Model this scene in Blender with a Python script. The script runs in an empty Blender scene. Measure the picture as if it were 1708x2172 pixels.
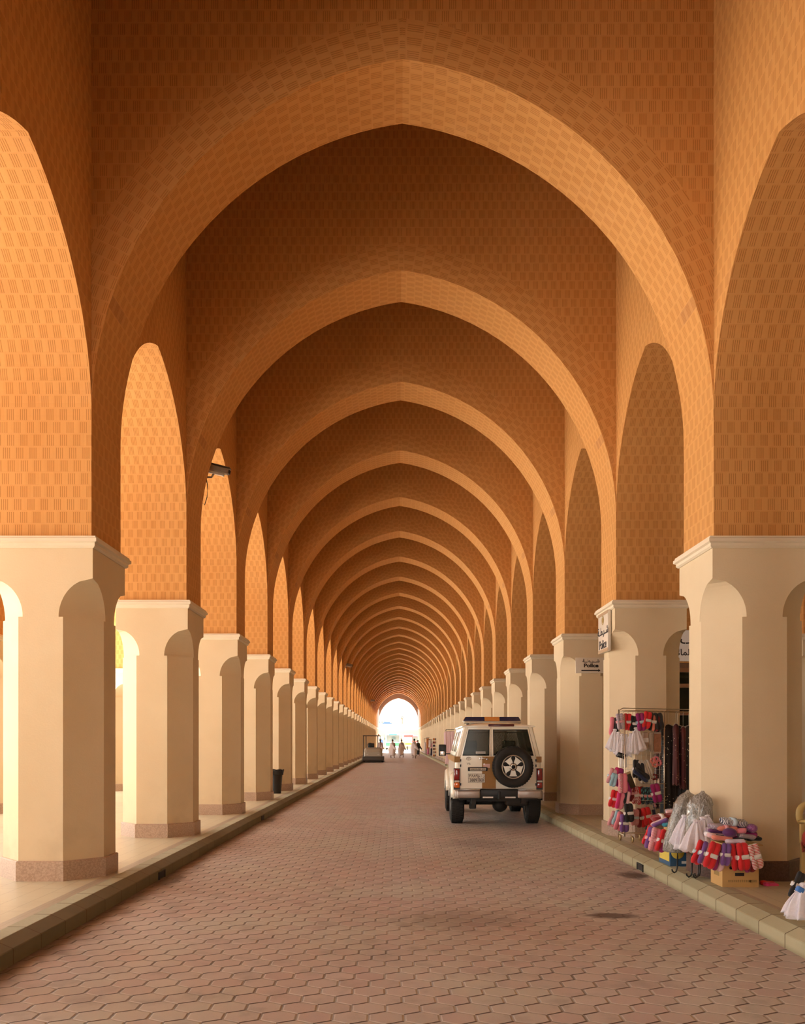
import bpy, bmesh, math, random
from mathutils import Vector, Matrix, Euler
random.seed(7)
C = bpy.context.scene.collection
PI = math.pi
R = math.radians

# ------------------------------------------------------------------ helpers
def at(px, py, Y):
    """photo pixel + real distance -> point of the place"""
    return Vector(((px-845)/1700*Y, Y, 1.6+(1573-py)/1700*Y))

class MB:
    """collects faces (with metre UVs) and links them as ONE mesh object"""
    def __init__(s):
        s.v=[]; s.f=[]; s.uv=[]; s.sm=[]
    def face(s, pts, uvs=None, smooth=False):
        i=len(s.v); s.v += [tuple(p) for p in pts]
        s.f.append(tuple(range(i,i+len(pts)))); s.uv.append(uvs); s.sm.append(smooth)
    def grid(s, rows, closed=True, cap0=True, cap1=True, smooth=True):
        """rows: list of rings (equal length)"""
        n=len(rows[0]); i0=len(s.v)
        for r in rows: s.v += [tuple(p) for p in r]
        m = n if closed else n-1
        for a in range(len(rows)-1):
            for b in range(m):
                c=(b+1)%n
                s.f.append((i0+a*n+b, i0+a*n+c, i0+(a+1)*n+c, i0+(a+1)*n+b)); s.uv.append(None); s.sm.append(smooth)
        if closed and cap0:
            s.f.append(tuple(i0+k for k in range(n))[::-1]); s.uv.append(None); s.sm.append(False)
        if closed and cap1:
            s.f.append(tuple(i0+(len(rows)-1)*n+k for k in range(n))); s.uv.append(None); s.sm.append(False)
        return s
    def box(s, c, d, rot=None, taper=1.0, tb=1.0):
        x,y,z=[k/2 for k in d]; c=Vector(c)
        M = Euler(rot).to_matrix() if rot else Matrix.Identity(3)
        P=[c+M@Vector(p) for p in [(-x*tb,-y*tb,-z),(x*tb,-y*tb,-z),(x*tb,y*tb,-z),(-x*tb,y*tb,-z),(-x*taper,-y*taper,z),(x*taper,-y*taper,z),(x*taper,y*taper,z),(-x*taper,y*taper,z)]]
        i=len(s.v); s.v += [tuple(p) for p in P]
        for q in [(3,2,1,0),(4,5,6,7),(0,1,5,4),(1,2,6,5),(2,3,7,6),(3,0,4,7)]:
            s.f.append(tuple(i+k for k in q)); s.uv.append(None); s.sm.append(False)
        return s
    def rbox(s, c, d, r=.03, rot=None, seg=3):
        """rounded box (rounded in the x-y outline and slightly on top and bottom)"""
        x,y,z=[k/2 for k in d]; r=min(r,x*.99,y*.99,z*.99); c=Vector(c)
        M = Euler(rot).to_matrix() if rot else Matrix.Identity(3)
        rings=[]
        prof=[]
        for k in range(seg+1):
            t=k/seg*PI/2; prof.append((-z+r*(1-math.sin(t)) , r*(1-math.cos(t))))
        prof=[(-z+r*(1-math.cos(k/seg*PI/2)), r*(1-math.sin(k/seg*PI/2))) for k in range(seg+1)]
        prof += [(-a,b) for a,b in prof[::-1]]
        for (zz,ins) in prof:
            ring=[]
            for (sx,sy,a0) in [(1,1,0),(-1,1,90),(-1,-1,180),(1,-1,270)]:
                for k in range(seg+1):
                    a=R(a0+90*k/seg)
                    ring.append(c+M@Vector((sx*(x-r)+math.cos(a)*(r-ins), sy*(y-r)+math.sin(a)*(r-ins), zz)))
            rings.append(ring)
        return s.grid(rings)
    def tube(s, path, r, n=8, closed_caps=True):
        path=[Vector(p) for p in path]; rows=[]
        up=Vector((0,0,1))
        for i,p in enumerate(path):
            t=(path[min(i+1,len(path)-1)]-path[max(i-1,0)]).normalized()
            a=t.cross(up)
            if a.length<1e-3: a=t.cross(Vector((0,1,0)))
            a.normalize(); b=t.cross(a).normalized()
            rr = r[i] if isinstance(r,(list,tuple)) else r
            rows.append([p+a*math.cos(2*PI*k/n)*rr+b*math.sin(2*PI*k/n)*rr for k in range(n)])
        return s.grid(rows)
    def lathe(s, prof, c=(0,0,0), axis='Z', n=24, smooth=True):
        """prof: [(r,h)]"""
        rows=[]; c=Vector(c)
        for (r,h) in prof:
            ring=[]
            for k in range(n):
                a=2*PI*k/n; p=Vector((math.cos(a)*r, math.sin(a)*r, h))
                if axis=='Y': p=Vector((p.x, p.z, p.y))
                if axis=='X': p=Vector((p.z, p.x, p.y))
                ring.append(c+p)
            rows.append(ring)
        return s.grid(rows, smooth=smooth)
    def ell(s, c, r, rot=None, n=12, m=8):
        c=Vector(c); M = Euler(rot).to_matrix() if rot else Matrix.Identity(3); rows=[]
        for j in range(m+1):
            t=-PI/2+PI*(j/m); t=max(-PI/2+.05,min(PI/2-.05,t))
            rows.append([c+M@Vector((r[0]*math.cos(t)*math.cos(2*PI*k/n), r[1]*math.cos(t)*math.sin(2*PI*k/n), r[2]*math.sin(t))) for k in range(n)])
        return s.grid(rows)
    def prism(s, outline, y0, y1, plane='XZ'):
        """outline [(a,b)] extruded"""
        def P(a,b,y):
            return (a,y,b) if plane=='XZ' else ((y,a,b) if plane=='YZ' else (a,b,y))
        n=len(outline); i=len(s.v)
        s.v += [P(a,b,y0) for a,b in outline]+[P(a,b,y1) for a,b in outline]
        s.f.append(tuple(i+k for k in range(n))); s.f.append(tuple(i+n+k for k in range(n))[::-1])
        s.uv += [None,None]; s.sm += [False,False]
        for k in range(n):
            c=(k+1)%n
            s.f.append((i+k,i+n+k,i+n+c,i+c)); s.uv.append(None); s.sm.append(False)
        return s
    def mesh(s, name, mat=None, fixn=True):
        me=bpy.data.meshes.new(name); me.from_pydata(s.v,[],s.f)
        me.polygons.foreach_set('use_smooth', s.sm)
        if any(u is not None for u in s.uv):
            ul=me.uv_layers.new(name='UVMap'); k=0
            for fi,f in enumerate(s.f):
                for j in range(len(f)):
                    if s.uv[fi]: ul.data[k].uv=s.uv[fi][j]
                    k+=1
        me.update()
        if fixn:
            bm=bmesh.new(); bm.from_mesh(me); bmesh.ops.recalc_face_normals(bm, faces=bm.faces); bm.to_mesh(me); bm.free()
        if mat: me.materials.append(mat)
        return me
    def build(s, name, mat, parent=None, loc=None, fixn=True, bevel=0, solid=0):
        o=bpy.data.objects.new(name, s.mesh(name,mat,fixn)); C.objects.link(o)
        if parent: o.parent=parent
        if loc is not None: o.location=loc
        if bevel:
            m=o.modifiers.new('bevel','BEVEL'); m.width=bevel; m.segments=2; m.limit_method='ANGLE'
        if solid:
            m=o.modifiers.new('solid','SOLIDIFY'); m.thickness=solid
        return o

def tag(o, label=None, cat=None, group=None, kind=None):
    if label: o['label']=label
    if cat: o['category']=cat
    if group: o['group']=group
    if kind: o['kind']=kind
    return o
def thing(name, label, cat, loc=(0,0,0), rz=0, group=None):
    o=bpy.data.objects.new(name,None); C.objects.link(o); o.location=loc; o.rotation_euler=(0,0,rz)
    o.empty_display_size=.1
    return tag(o,label,cat,group)
def place(me, name, parent=None, loc=(0,0,0), rot=(0,0,0), scale=(1,1,1)):
    o=bpy.data.objects.new(name, me); C.objects.link(o); o.location=loc; o.rotation_euler=rot; o.scale=scale
    if parent: o.parent=parent
    return o
def kids(o): return [c for c in bpy.data.objects if c.parent==o]
def copy_tree(root, pairs=None):
    r=root.copy(); C.objects.link(r)
    for ch in (pairs if pairs is not None else kids(root)):
        c=ch.copy(); C.objects.link(c); c.parent=r
    return r

FONTS={}
def text_mesh(txt, size, mat, name='lettering', ext=.002, bold=0.0, align='CENTER', sx=1.0):
    cu=bpy.data.curves.new('txt','FONT'); cu.body=txt; cu.size=size; cu.extrude=ext; cu.align_x=align; cu.align_y='CENTER'; cu.offset=bold
    cu.resolution_u=4
    ob=bpy.data.objects.new('txt',cu); C.objects.link(ob)
    dg=bpy.context.evaluated_depsgraph_get(); dg.update()
    me=bpy.data.meshes.new_from_object(ob.evaluated_get(dg))
    bpy.data.objects.remove(ob); bpy.data.curves.remove(cu)
    me.name=name; me.materials.clear(); me.materials.append(mat)
    if sx!=1.0:
        for v in me.vertices: v.co.x*=sx
    return me

# ------------------------------------------------------------------ node material kit
class NT:
    def __init__(s, name):
        s.m=bpy.data.materials.new(name); s.m.use_nodes=True; s.t=s.m.node_tree; s.t.nodes.clear()
        s.out=s.t.nodes.new('ShaderNodeOutputMaterial'); s.b=s.t.nodes.new('ShaderNodeBsdfPrincipled')
        s.t.links.new(s.b.outputs[0], s.out.inputs[0])
    def n(s, typ, **kw):
        x=s.t.nodes.new(typ)
        for k,v in kw.items(): setattr(x,k,v)
        return x
    def put(s, sock, v):
        if isinstance(v,(int,float)): sock.default_value=v
        elif isinstance(v,(tuple,list)): sock.default_value=v if len(v)!=3 or sock.type!='RGBA' else (*v,1)
        else: s.t.links.new(v,sock)
    def m_(s, op, a, b=None, c=None, clamp=False):
        x=s.n('ShaderNodeMath',operation=op,use_clamp=clamp); s.put(x.inputs[0],a)
        if b is not None: s.put(x.inputs[1],b)
        if c is not None: s.put(x.inputs[2],c)
        return x.outputs[0]
    def v_(s, op, a, b=None, out=0):
        x=s.n('ShaderNodeVectorMath',operation=op); s.put(x.inputs[0],a)
        if b is not None: s.put(x.inputs[1],b)
        return x.outputs[out]
    def sep(s, v):
        x=s.n('ShaderNodeSeparateXYZ'); s.put(x.inputs[0],v); return x.outputs
    def comb(s, a,b,c=0.0):
        x=s.n('ShaderNodeCombineXYZ'); s.put(x.inputs[0],a); s.put(x.inputs[1],b); s.put(x.inputs[2],c); return x.outputs[0]
    def noise(s, vec, scale, detail=3, rough=.55):
        x=s.n('ShaderNodeTexNoise'); s.put(x.inputs['Vector'],vec); x.inputs['Scale'].default_value=scale; x.inputs['Detail'].default_value=detail; x.inputs['Roughness'].default_value=rough
        return x.outputs['Fac']
    def white(s, vec):
        x=s.n('ShaderNodeTexWhiteNoise',noise_dimensions='3D'); s.put(x.inputs['Vector'],vec); return x.outputs['Value']
    def mix(s, f, a, b, typ='MIX'):
        x=s.n('ShaderNodeMix',data_type='RGBA',blend_type=typ); s.put(x.inputs[0],f); s.put(x.inputs[6],a); s.put(x.inputs[7],b); return x.outputs[2]
    def ss(s, v, a, b):
        x=s.n('ShaderNodeMapRange',interpolation_type='SMOOTHSTEP'); s.put(x.inputs[0],v); x.inputs[1].default_value=a; x.inputs[2].default_value=b; return x.outputs[0]
    def lin(s, v, a, b, c, d):
        x=s.n('ShaderNodeMapRange'); s.put(x.inputs[0],v)
        for i,k in enumerate((a,b,c,d)): x.inputs[1+i].default_value=k
        return x.outputs[0]
    def co(s, which): return s.n('ShaderNodeTexCoord').outputs[which]
    def pos(s): return s.n('ShaderNodeNewGeometry').outputs['Position']
    def bump(s, h, strength=.5, dist=.01):
        x=s.n('ShaderNodeBump'); s.put(x.inputs['Height'],h); x.inputs['Strength'].default_value=strength; x.inputs['Distance'].default_value=dist
        s.t.links.new(x.outputs[0], s.b.inputs['Normal'])
    def set(s, **kw):
        names=dict(color='Base Color',rough='Roughness',metal='Metallic',spec='Specular IOR Level',alpha='Alpha',trans='Transmission Weight',ior='IOR',sheen='Sheen Weight',coat='Coat Weight',em='Emission Color',es='Emission Strength',sss='Subsurface Weight')
        for k,v in kw.items(): s.put(s.b.inputs[names[k]], v)
        return s
MC={}
def plain(name, col, rough=.6, metal=0, var=.12, scale=30, bump=0, spec=.5, coat=0):
    if name in MC: return MC[name]
    k=NT(name); p=k.co('Object'); f=k.noise(p,scale,3)
    d=tuple(max(0,c*(1-var)) for c in col); l=tuple(min(1,c*(1+var)) for c in col)
    k.set(color=k.mix(f,(*d,1),(*l,1)), rough=rough, metal=metal, spec=spec, coat=coat)
    if bump: k.bump(k.noise(p,scale*3,2),bump,.01)
    MC[name]=k.m; return k.m
# ------------------------------------------------------------------ building materials
def mat_brick():
    k=NT('grooved_terracotta_tile'); uv=k.sep(k.co('UV')); u,v=uv[0],uv[1]
    RH=.133; TW=.137
    vr=k.m_('DIVIDE',k.m_('ADD',v,66.5),RH); row=k.m_('FLOOR',vr); fv=k.m_('FRACT',vr)
    par=k.m_('MULTIPLY',k.m_('FRACT',k.m_('MULTIPLY',row,.5)),1.0)
    rj=k.m_('MULTIPLY',k.white(k.comb(row,3.1)),.3)
    ur=k.m_('ADD',k.m_('ADD',k.m_('DIVIDE',k.m_('ADD',u,68.5),TW),par),rj); col=k.m_('FLOOR',ur); fu=k.m_('FRACT',ur)
    rnd=k.white(k.comb(col,row)); rnd2=k.white(k.comb(col,row,5.0))
    # four grooves per tile
    g=k.m_('ABSOLUTE',k.m_('SUBTRACT',k.m_('FRACT',k.m_('DIVIDE',k.m_('SUBTRACT',fu,.12),.152)),.5))
    gl=k.m_('SUBTRACT',1.0,k.ss(g,.13,.21))
    reg=k.m_('MULTIPLY',k.m_('GREATER_THAN',fu,.12),k.m_('LESS_THAN',fu,.728))
    regv=k.m_('MULTIPLY',k.m_('GREATER_THAN',fv,.07),k.m_('LESS_THAN',fv,.91))
    gm=k.m_('MULTIPLY',k.m_('MULTIPLY',gl,reg),regv)
    jo=k.m_('LESS_THAN',fv,.045)
    pos=k.pos(); big=k.noise(pos,.35,4); med=k.noise(pos,2.2,4)
    base=k.mix(rnd,(0.647,0.311,0.093,1),(0.689,0.346,0.112,1))
    base=k.mix(k.ss(big,.35,.7),base,(0.647,0.306,0.090,1))
    base=k.mix(k.m_('MULTIPLY',k.ss(med,.55,.8),.35),base,(0.706,0.371,0.155,1))
    # isolated weathered courses
    rr=k.white(k.comb(row,9.0)); st=k.m_('MULTIPLY',k.m_('GREATER_THAN',rr,.93),k.ss(k.noise(k.comb(u,row),1.3,2),.5,.62))
    base=k.mix(k.m_('MULTIPLY',st,.4),base,(0.353,0.153,0.070,1))
    plainm=k.m_('SUBTRACT',1.0,reg)
    base=k.mix(k.m_('MULTIPLY',plainm,.2),base,(0.722,0.386,0.141,1))
    c=k.mix(k.m_('MULTIPLY',gm,.62),base,(0.395,0.153,0.036,1))
    c=k.mix(k.m_('MULTIPLY',jo,.4),c,(0.706,0.371,0.148,1))
    h=k.m_('SUBTRACT',k.m_('SUBTRACT',k.m_('ADD',k.m_('MULTIPLY',rnd2,.25),1.0),k.m_('MULTIPLY',gm,1.0)),k.m_('MULTIPLY',jo,.4))
    k.set(color=c, rough=.8, spec=.25); k.bump(h,.5,.006)
    return k.m
def mat_plaster():
    k=NT('cream_plaster'); pos=k.pos(); a=k.noise(pos,1.1,4); b=k.noise(pos,55,2); c=k.noise(pos,.5,3)
    col=k.mix(k.ss(a,.35,.65),(.71,.565,.365,1),(.74,.60,.40,1)); col=k.mix(k.m_('MULTIPLY',k.ss(c,.5,.75),.4),col,(.71,.58,.37,1))
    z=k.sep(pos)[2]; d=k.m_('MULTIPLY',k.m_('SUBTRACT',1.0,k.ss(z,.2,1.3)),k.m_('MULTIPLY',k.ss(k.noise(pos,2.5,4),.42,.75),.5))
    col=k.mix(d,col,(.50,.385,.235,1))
    k.set(color=col,rough=.75,spec=.3); k.bump(b,.25,.004); return k.m
def mat_granite(name,c1,c2,r=.35):
    k=NT(name); pos=k.pos(); a=k.noise(pos,60,3,.7); b=k.noise(pos,6,3)
    k.set(color=k.mix(k.ss(a,.4,.6),k.mix(b,(*c1,1),(*[x*.8 for x in c1],1)),(*c2,1)),rough=r); return k.m
def mat_road():
    k=NT('interlocking_hexagon_pavers'); pos=k.pos(); x,y,_=k.sep(pos)
    wob=k.noise(pos,.25,1); W=.2125; PZ=.16
    px=k.m_('DIVIDE',k.m_('ADD',k.m_('ADD',x,63.7),k.m_('MULTIPLY',wob,.25)),W)
    py=k.m_('MULTIPLY',k.m_('DIVIDE',k.m_('ADD',k.m_('ADD',y,64),k.m_('MULTIPLY',k.noise(pos,.2,1),.3)),PZ),.866)
    p=k.comb(px,py)
    def cell(off):
        q=k.v_('ADD',p,off); mo=k.v_('MODULO',q,(1.0,1.732,1.0)); return k.v_('SUBTRACT',mo,(.5,.866,0.0))
    a=cell((0.0,0.0,0.0)); b=cell((.5,.866,0.0))
    la=k.v_('LENGTH',k.v_('MULTIPLY',a,(1,1,0)),out=1); lb=k.v_('LENGTH',k.v_('MULTIPLY',b,(1,1,0)),out=1)
    sel=k.m_('LESS_THAN',la,lb)
    mv=k.n('ShaderNodeMix',data_type='VECTOR'); k.put(mv.inputs[0],sel); k.put(mv.inputs[4],b); k.put(mv.inputs[5],a); g=mv.outputs[1]
    gx,gy,_g=k.sep(k.v_('ABSOLUTE',g))
    e=k.m_('SUBTRACT',.5,k.m_('MAXIMUM',gx,k.m_('ADD',k.m_('MULTIPLY',gx,.5),k.m_('MULTIPLY',gy,.866))))
    idv=k.v_('SNAP',k.v_('ADD',k.v_('SUBTRACT',p,g),(.1,.1,0.0)),(.25,.433,1.0))
    rnd=k.white(idv); rnd2=k.white(k.v_('ADD',idv,(.0,.0,4.0)))
    gsx,gsy,_b=k.sep(g)
    en=k.m_('ADD',e,k.m_('MULTIPLY',k.m_('SUBTRACT',k.noise(pos,45,2),.5),.03))
    joint=k.m_('SUBTRACT',1.0,k.ss(en,.026,.055))
    rim=k.m_('SUBTRACT',1.0,k.ss(en,.05,.10))
    big=k.noise(pos,.55,4); med=k.noise(pos,3.5,5); fine=k.noise(pos,80,3)
    c=k.mix(rnd,(0.511,0.411,0.373,1),(0.585,0.500,0.455,1))
    c=k.mix(k.ss(big,.42,.62),c,(0.548,0.522,0.448,1))
    c=k.mix(k.m_('MULTIPLY',k.m_('GREATER_THAN',rnd2,.75),.35),c,(0.530,0.356,0.338,1))
    edge=k.ss(k.m_('ABSOLUTE',k.m_('SUBTRACT',x,.1)),1.7,2.9)
    c=k.mix(k.m_('MULTIPLY',edge,.6),c,(0.493,0.344,0.326,1))
    c=k.mix(k.m_('MULTIPLY',k.ss(med,.50,.74),.62),c,(0.347,0.300,0.258,1))
    c=k.mix(k.m_('MULTIPLY',fine,.25),c,(0.603,0.556,0.501,1))
    c=k.mix(k.m_('MULTIPLY',rim,.35),c,(0.693,0.666,0.609,1))
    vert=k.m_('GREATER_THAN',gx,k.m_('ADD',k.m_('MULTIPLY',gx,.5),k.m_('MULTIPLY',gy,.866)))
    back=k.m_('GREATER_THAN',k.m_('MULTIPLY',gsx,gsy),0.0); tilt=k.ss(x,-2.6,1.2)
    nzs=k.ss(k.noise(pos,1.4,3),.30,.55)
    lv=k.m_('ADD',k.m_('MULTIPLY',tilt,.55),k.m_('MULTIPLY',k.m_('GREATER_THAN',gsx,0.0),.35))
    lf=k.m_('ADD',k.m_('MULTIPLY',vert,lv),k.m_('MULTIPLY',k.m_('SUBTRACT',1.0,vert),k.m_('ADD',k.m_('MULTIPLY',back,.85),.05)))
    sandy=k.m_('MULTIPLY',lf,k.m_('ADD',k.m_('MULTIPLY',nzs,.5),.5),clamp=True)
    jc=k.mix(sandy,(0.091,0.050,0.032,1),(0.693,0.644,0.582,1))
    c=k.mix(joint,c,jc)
    # oil and water stains with a shape of their own
    for (sx,sy,ra,rb) in [(1.98,7.35,.30,.16),(2.8,9.6,.2,.35),(-2.62,9.2,.16,.45),(-2.62,16.2,.16,.6),(.55,7.2,.8,.5),(1.3,12.6,.7,.8)]:
        dd=k.v_('LENGTH',k.v_('MULTIPLY',k.v_('SUBTRACT',pos,(sx,sy,0.0)),(1/ra,1/rb,0.0)),out=1)
        dd=k.m_('ADD',dd,k.m_('MULTIPLY',k.m_('SUBTRACT',k.noise(pos,6,4),.5),1.4))
        c=k.mix(k.m_('MULTIPLY',k.m_('SUBTRACT',1.0,k.ss(dd,.45,1.0)),.9 if ra<.5 else .3),c,(0.091,0.062,0.055,1))
    dk=k.m_('SUBTRACT',1.0,k.ss(k.m_('ADD',k.m_('ADD',x,2.765),k.m_('MULTIPLY',k.m_('SUBTRACT',k.noise(pos,2.5,4),.5),.5)),.05,.35)); c=k.mix(k.m_('MULTIPLY',dk,.7),c,(0.141,0.075,0.047,1))  # road colour darker along the left kerb, with a ragged edge
    h=k.m_('ADD',k.m_('MULTIPLY',k.ss(en,.0,.07),1.0),k.m_('ADD',k.m_('MULTIPLY',rnd,.25),k.m_('MULTIPLY',fine,.12)))
    k.set(color=c,rough=k.lin(med,.3,.7,.42,.62),spec=.4); k.bump(h,.6,.008); return k.m
def mat_walk():
    k=NT('pale_walkway_tile'); pos=k.pos(); x,y,_=k.sep(pos)
    ax=k.m_('ABSOLUTE',k.m_('SUBTRACT',x,.08))
    fx=k.m_('FRACT',k.m_('DIVIDE',k.m_('ADD',x,60),.21)); ry=k.m_('FRACT',k.m_('ADD',k.m_('DIVIDE',k.m_('ADD',y,60),.42),k.m_('MULTIPLY',k.m_('FLOOR',k.m_('DIVIDE',k.m_('ADD',x,60),.21)),.5)))
    l=k.m_('MAXIMUM',k.m_('LESS_THAN',fx,.025),k.m_('MULTIPLY',k.m_('LESS_THAN',ry,.012),.8))
    a=k.noise(pos,2.5,4); c=k.mix(a,(0.602,0.528,0.353,1),(0.654,0.581,0.403,1))
    dirt=k.ss(k.noise(pos,1.3,5),.48,.75); c=k.mix(k.m_('MULTIPLY',dirt,.35),c,(0.361,0.273,0.176,1))
    border=k.m_('LESS_THAN',ax,3.22); c=k.mix(k.m_('MULTIPLY',border,.8),c,k.mix(a,(0.344,0.273,0.202,1),(0.447,0.378,0.286,1)))
    c=k.mix(k.m_('MULTIPLY',l,.6),c,(0.292,0.202,0.109,1))
    k.set(color=c,rough=.38,spec=.5); k.bump(k.m_('SUBTRACT',1.0,l),.3,.004); return k.m
def mat_kerb():
    k=NT('concrete_kerb_block'); pos=k.pos(); x,y,z=k.sep(pos)
    f=k.m_('FRACT',k.m_('DIVIDE',k.m_('ADD',y,59.95),.45)); l=k.m_('LESS_THAN',f,.028)
    rnd=k.white(k.comb(k.m_('FLOOR',k.m_('DIVIDE',k.m_('ADD',y,59.95),.45)),k.m_('GREATER_THAN',x,0.0)))
    a=k.noise(pos,3,5); b=k.noise(pos,40,4)
    c=k.mix(rnd,(0.396,0.363,0.218,1),(0.482,0.446,0.281,1)); c=k.mix(k.m_('MULTIPLY',k.ss(a,.45,.8),.5),c,(0.292,0.251,0.140,1)); c=k.mix(k.m_('MULTIPLY',b,.3),c,(0.533,0.502,0.328,1))
    le=k.m_('LESS_THAN',x,0.0); c=k.mix(k.m_('MULTIPLY',le,.75),c,(0.107,0.079,0.039,1)); top=k.m_('GREATER_THAN',z,.163)  # left kerb faces coloured dark: wet stone plus painted shade away from the light
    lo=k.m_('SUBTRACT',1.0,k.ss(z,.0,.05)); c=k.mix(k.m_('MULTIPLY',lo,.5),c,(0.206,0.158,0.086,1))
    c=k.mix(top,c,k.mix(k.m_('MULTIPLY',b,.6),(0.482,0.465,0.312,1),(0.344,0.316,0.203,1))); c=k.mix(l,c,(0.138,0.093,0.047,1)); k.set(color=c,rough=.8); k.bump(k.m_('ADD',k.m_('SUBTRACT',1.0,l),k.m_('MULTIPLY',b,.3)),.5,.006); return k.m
BRICK=mat_brick(); PLASTER=mat_plaster(); GRAN=mat_granite('pink_granite_plinth',(.44,.30,.21),(.52,.37,.27))
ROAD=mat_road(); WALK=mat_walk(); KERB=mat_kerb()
CORN=plain('pale_painted_cornice',(.78,.67,.50),.6,var=.05,scale=3)
CEIL=plain('terracotta_ceiling',(.5,.24,.09),.9,var=.08,scale=2)
GROUND=plain('sunlit_concrete_ground',(.60,.56,.51),.9,var=.06,scale=.3)
BLACK=plain('black_plastic',(.012,.011,.011),.4,var=.2)
RUBBER=plain('black_rubber',(.018,.017,.016),.75,var=.2,bump=.2)
DARK=plain('dark_underbody_metal',(.022,.02,.018),.6,var=.3,scale=10)
STEEL=plain('galvanised_wire',(.62,.55,.42),.35,metal=.9,var=.1)
CHROME=plain('chrome',(.75,.73,.70),.18,metal=1,var=.02)
WHITE=plain('white_paper',(.82,.80,.78),.6,var=.03)
INK=plain('black_ink',(.02,.015,.015),.6,var=.1)
GSTONE=plain('brown_gate_stone',(.27,.155,.10),.8,var=.1,scale=2); GBASE=plain('brown_gate_plaster',(.33,.22,.14),.8,var=.1,scale=2)
WOOD=plain('brown_wood',(.16,.07,.028),.5,var=.35,scale=14)
# ------------------------------------------------------------------ the building
CX=.045; BAY=3.72; Y0=8.735; ZC=3.71; ZW=.165; ZT=11.6
I0,I1=-8,29
PX=3.728            # pier axis from the corridor axis
HBX,HBY=.505,.435   # brick section
def PY(i): return Y0+BAY*i
YA=PY(I0)-BAY/2-1.0; YEND=131.5
def arc(w,a,zs,n):
    Rr=w+a; tm=math.acos(a/Rr)
    right=[(-a+Rr*math.cos(tm*k/n), zs+Rr*math.sin(tm*k/n), Rr*tm*k/n) for k in range(n+1)]
    return right, Rr, tm
def arcade(name, xi, xo, i0, i1, y_start, y_end, zlow=ZC, n=20):
    """longitudinal arcade wall with pointed openings between the piers; xi inner face, xo outer face"""
    mb=MB(); zs=4.98; w=BAY/2-HBY; right,Rr,tm=arc(w,.488,zs,n)
    def strip(ya,yb,za,zb):
        for x in (xi,xo): mb.face([(x,ya,za),(x,yb,za),(x,yb,zb),(x,ya,zb)],[(ya,za),(yb,za),(yb,zb),(ya,zb)])
    strip(y_start,PY(i0)+HBY,zlow,ZT)
    mb.face([(xi,y_start,zlow),(xo,y_start,zlow),(xo,y_start,ZT),(xi,y_start,ZT)],[(xi,zlow),(xo,zlow),(xo,ZT),(xi,ZT)])
    for i in range(i0,i1):
        yc=PY(i)+BAY/2
        # jambs
        for sg in (-1,1):
            y=yc+sg*w
            mb.face([(xi,y,zlow),(xo,y,zlow),(xo,y,zs),(xi,y,zs)],[(xi,zlow),(xo,zlow),(xo,zs),(xi,zs)])
            for k in range(n):
                (d0,z0,s0),(d1,z1,s1)=right[k],right[k+1]
                a,b=yc+sg*d0,yc+sg*d1
                mb.face([(xi,a,z0),(xo,a,z0),(xo,b,z1),(xi,b,z1)],[(xi,zs+s0),(xo,zs+s0),(xo,zs+s1),(xi,zs+s1)],True)
                for x in (xi,xo): mb.face([(x,a,z0),(x,b,z1),(x,b,ZT),(x,a,ZT)],[(a,z0),(b,z1),(b,ZT),(a,ZT)])
        if i<i1-1: strip(PY(i+1)-HBY,PY(i+1)+HBY,zlow,ZT)
    strip(PY(i1)-HBY,y_end,zlow,ZT)
    mb.face([(xi,y_end,zlow),(xo,y_end,zlow),(xo,y_end,ZT),(xi,y_end,ZT)],[(xi,zlow),(xo,zlow),(xo,ZT),(xi,ZT)])
    # undersides over the piers
    for i in range(i0,i1+1):
        a,b=PY(i)-HBY,PY(i)+HBY
        mb.face([(xi,a,zlow),(xo,a,zlow),(xo,b,zlow),(xi,b,zlow)],[(0,0)]*4)
    o=mb.build(name,BRICK,fixn=False); return tag(o,kind='structure')
XI,XO=PX-HBX,PX+HBX
GW=PY(I1)+HBY      # start of the solid gate passage
arcade('wall_left',  CX-XI, CX-XO, I0,I1, YA, GW+.01)
arcade('wall_right', CX+XI, CX+XO, I0,I1, YA, GW+.01)
OL=8.45; OR=8.42
arcade('wall_outer_left',  CX-(OL-HBX), CX-(OL+HBX), I0,I1, YA, GW+.01)
arcade('wall_outer_right', CX+(OR-HBX), CX+(OR+HBX), I0,I1, YA, GW+.01)
# plain plastered back wall behind the right-hand aisle
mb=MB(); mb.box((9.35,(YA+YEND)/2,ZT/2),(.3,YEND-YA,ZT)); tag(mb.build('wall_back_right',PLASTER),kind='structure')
# ceiling slab
mb=MB(); mb.box((0,(YA+YEND)/2,ZT+.2),(19.2,YEND-YA,.4)); tag(mb.build('ceiling',CEIL),kind='structure')

# solid gate passage at the far end
def gate(sx,name):
    mb=MB(); xi=CX+sx*XI; xo=CX+sx*9.4; ya,yb=GW,YEND
    mb.face([(xi,ya,ZC),(xi,yb,ZC),(xi,yb,ZT),(xi,ya,ZT)],[(ya,ZC),(yb,ZC),(yb,ZT),(ya,ZT)])
    mb.face([(xi,yb,ZC),(xo,yb,ZC),(xo,yb,ZT),(xi,yb,ZT)],[(xi,ZC),(xo,ZC),(xo,ZT),(xi,ZT)])
    mb.face([(xi,ya,ZC),(xo,ya,ZC),(xo,ya,ZT),(xi,ya,ZT)],[(xi,ZC),(xo,ZC),(xo,ZT),(xi,ZT)])
    o=mb.build(name,GSTONE,fixn=False); tag(o,kind='structure')
    m2=MB(); m2.box((CX+sx*(3.19+9.4)/2,(ya+yb)/2,ZC/2),(9.4-3.19,yb-ya,ZC)); p=m2.build('passage_base',GBASE,o)
    m3=MB(); m3.box((CX+sx*(3.13+9.4)/2,(ya+yb)/2,ZC-.06),(9.4-3.13,yb-ya+.1,.12)); m3.build('cornice',CORN,o)
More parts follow.
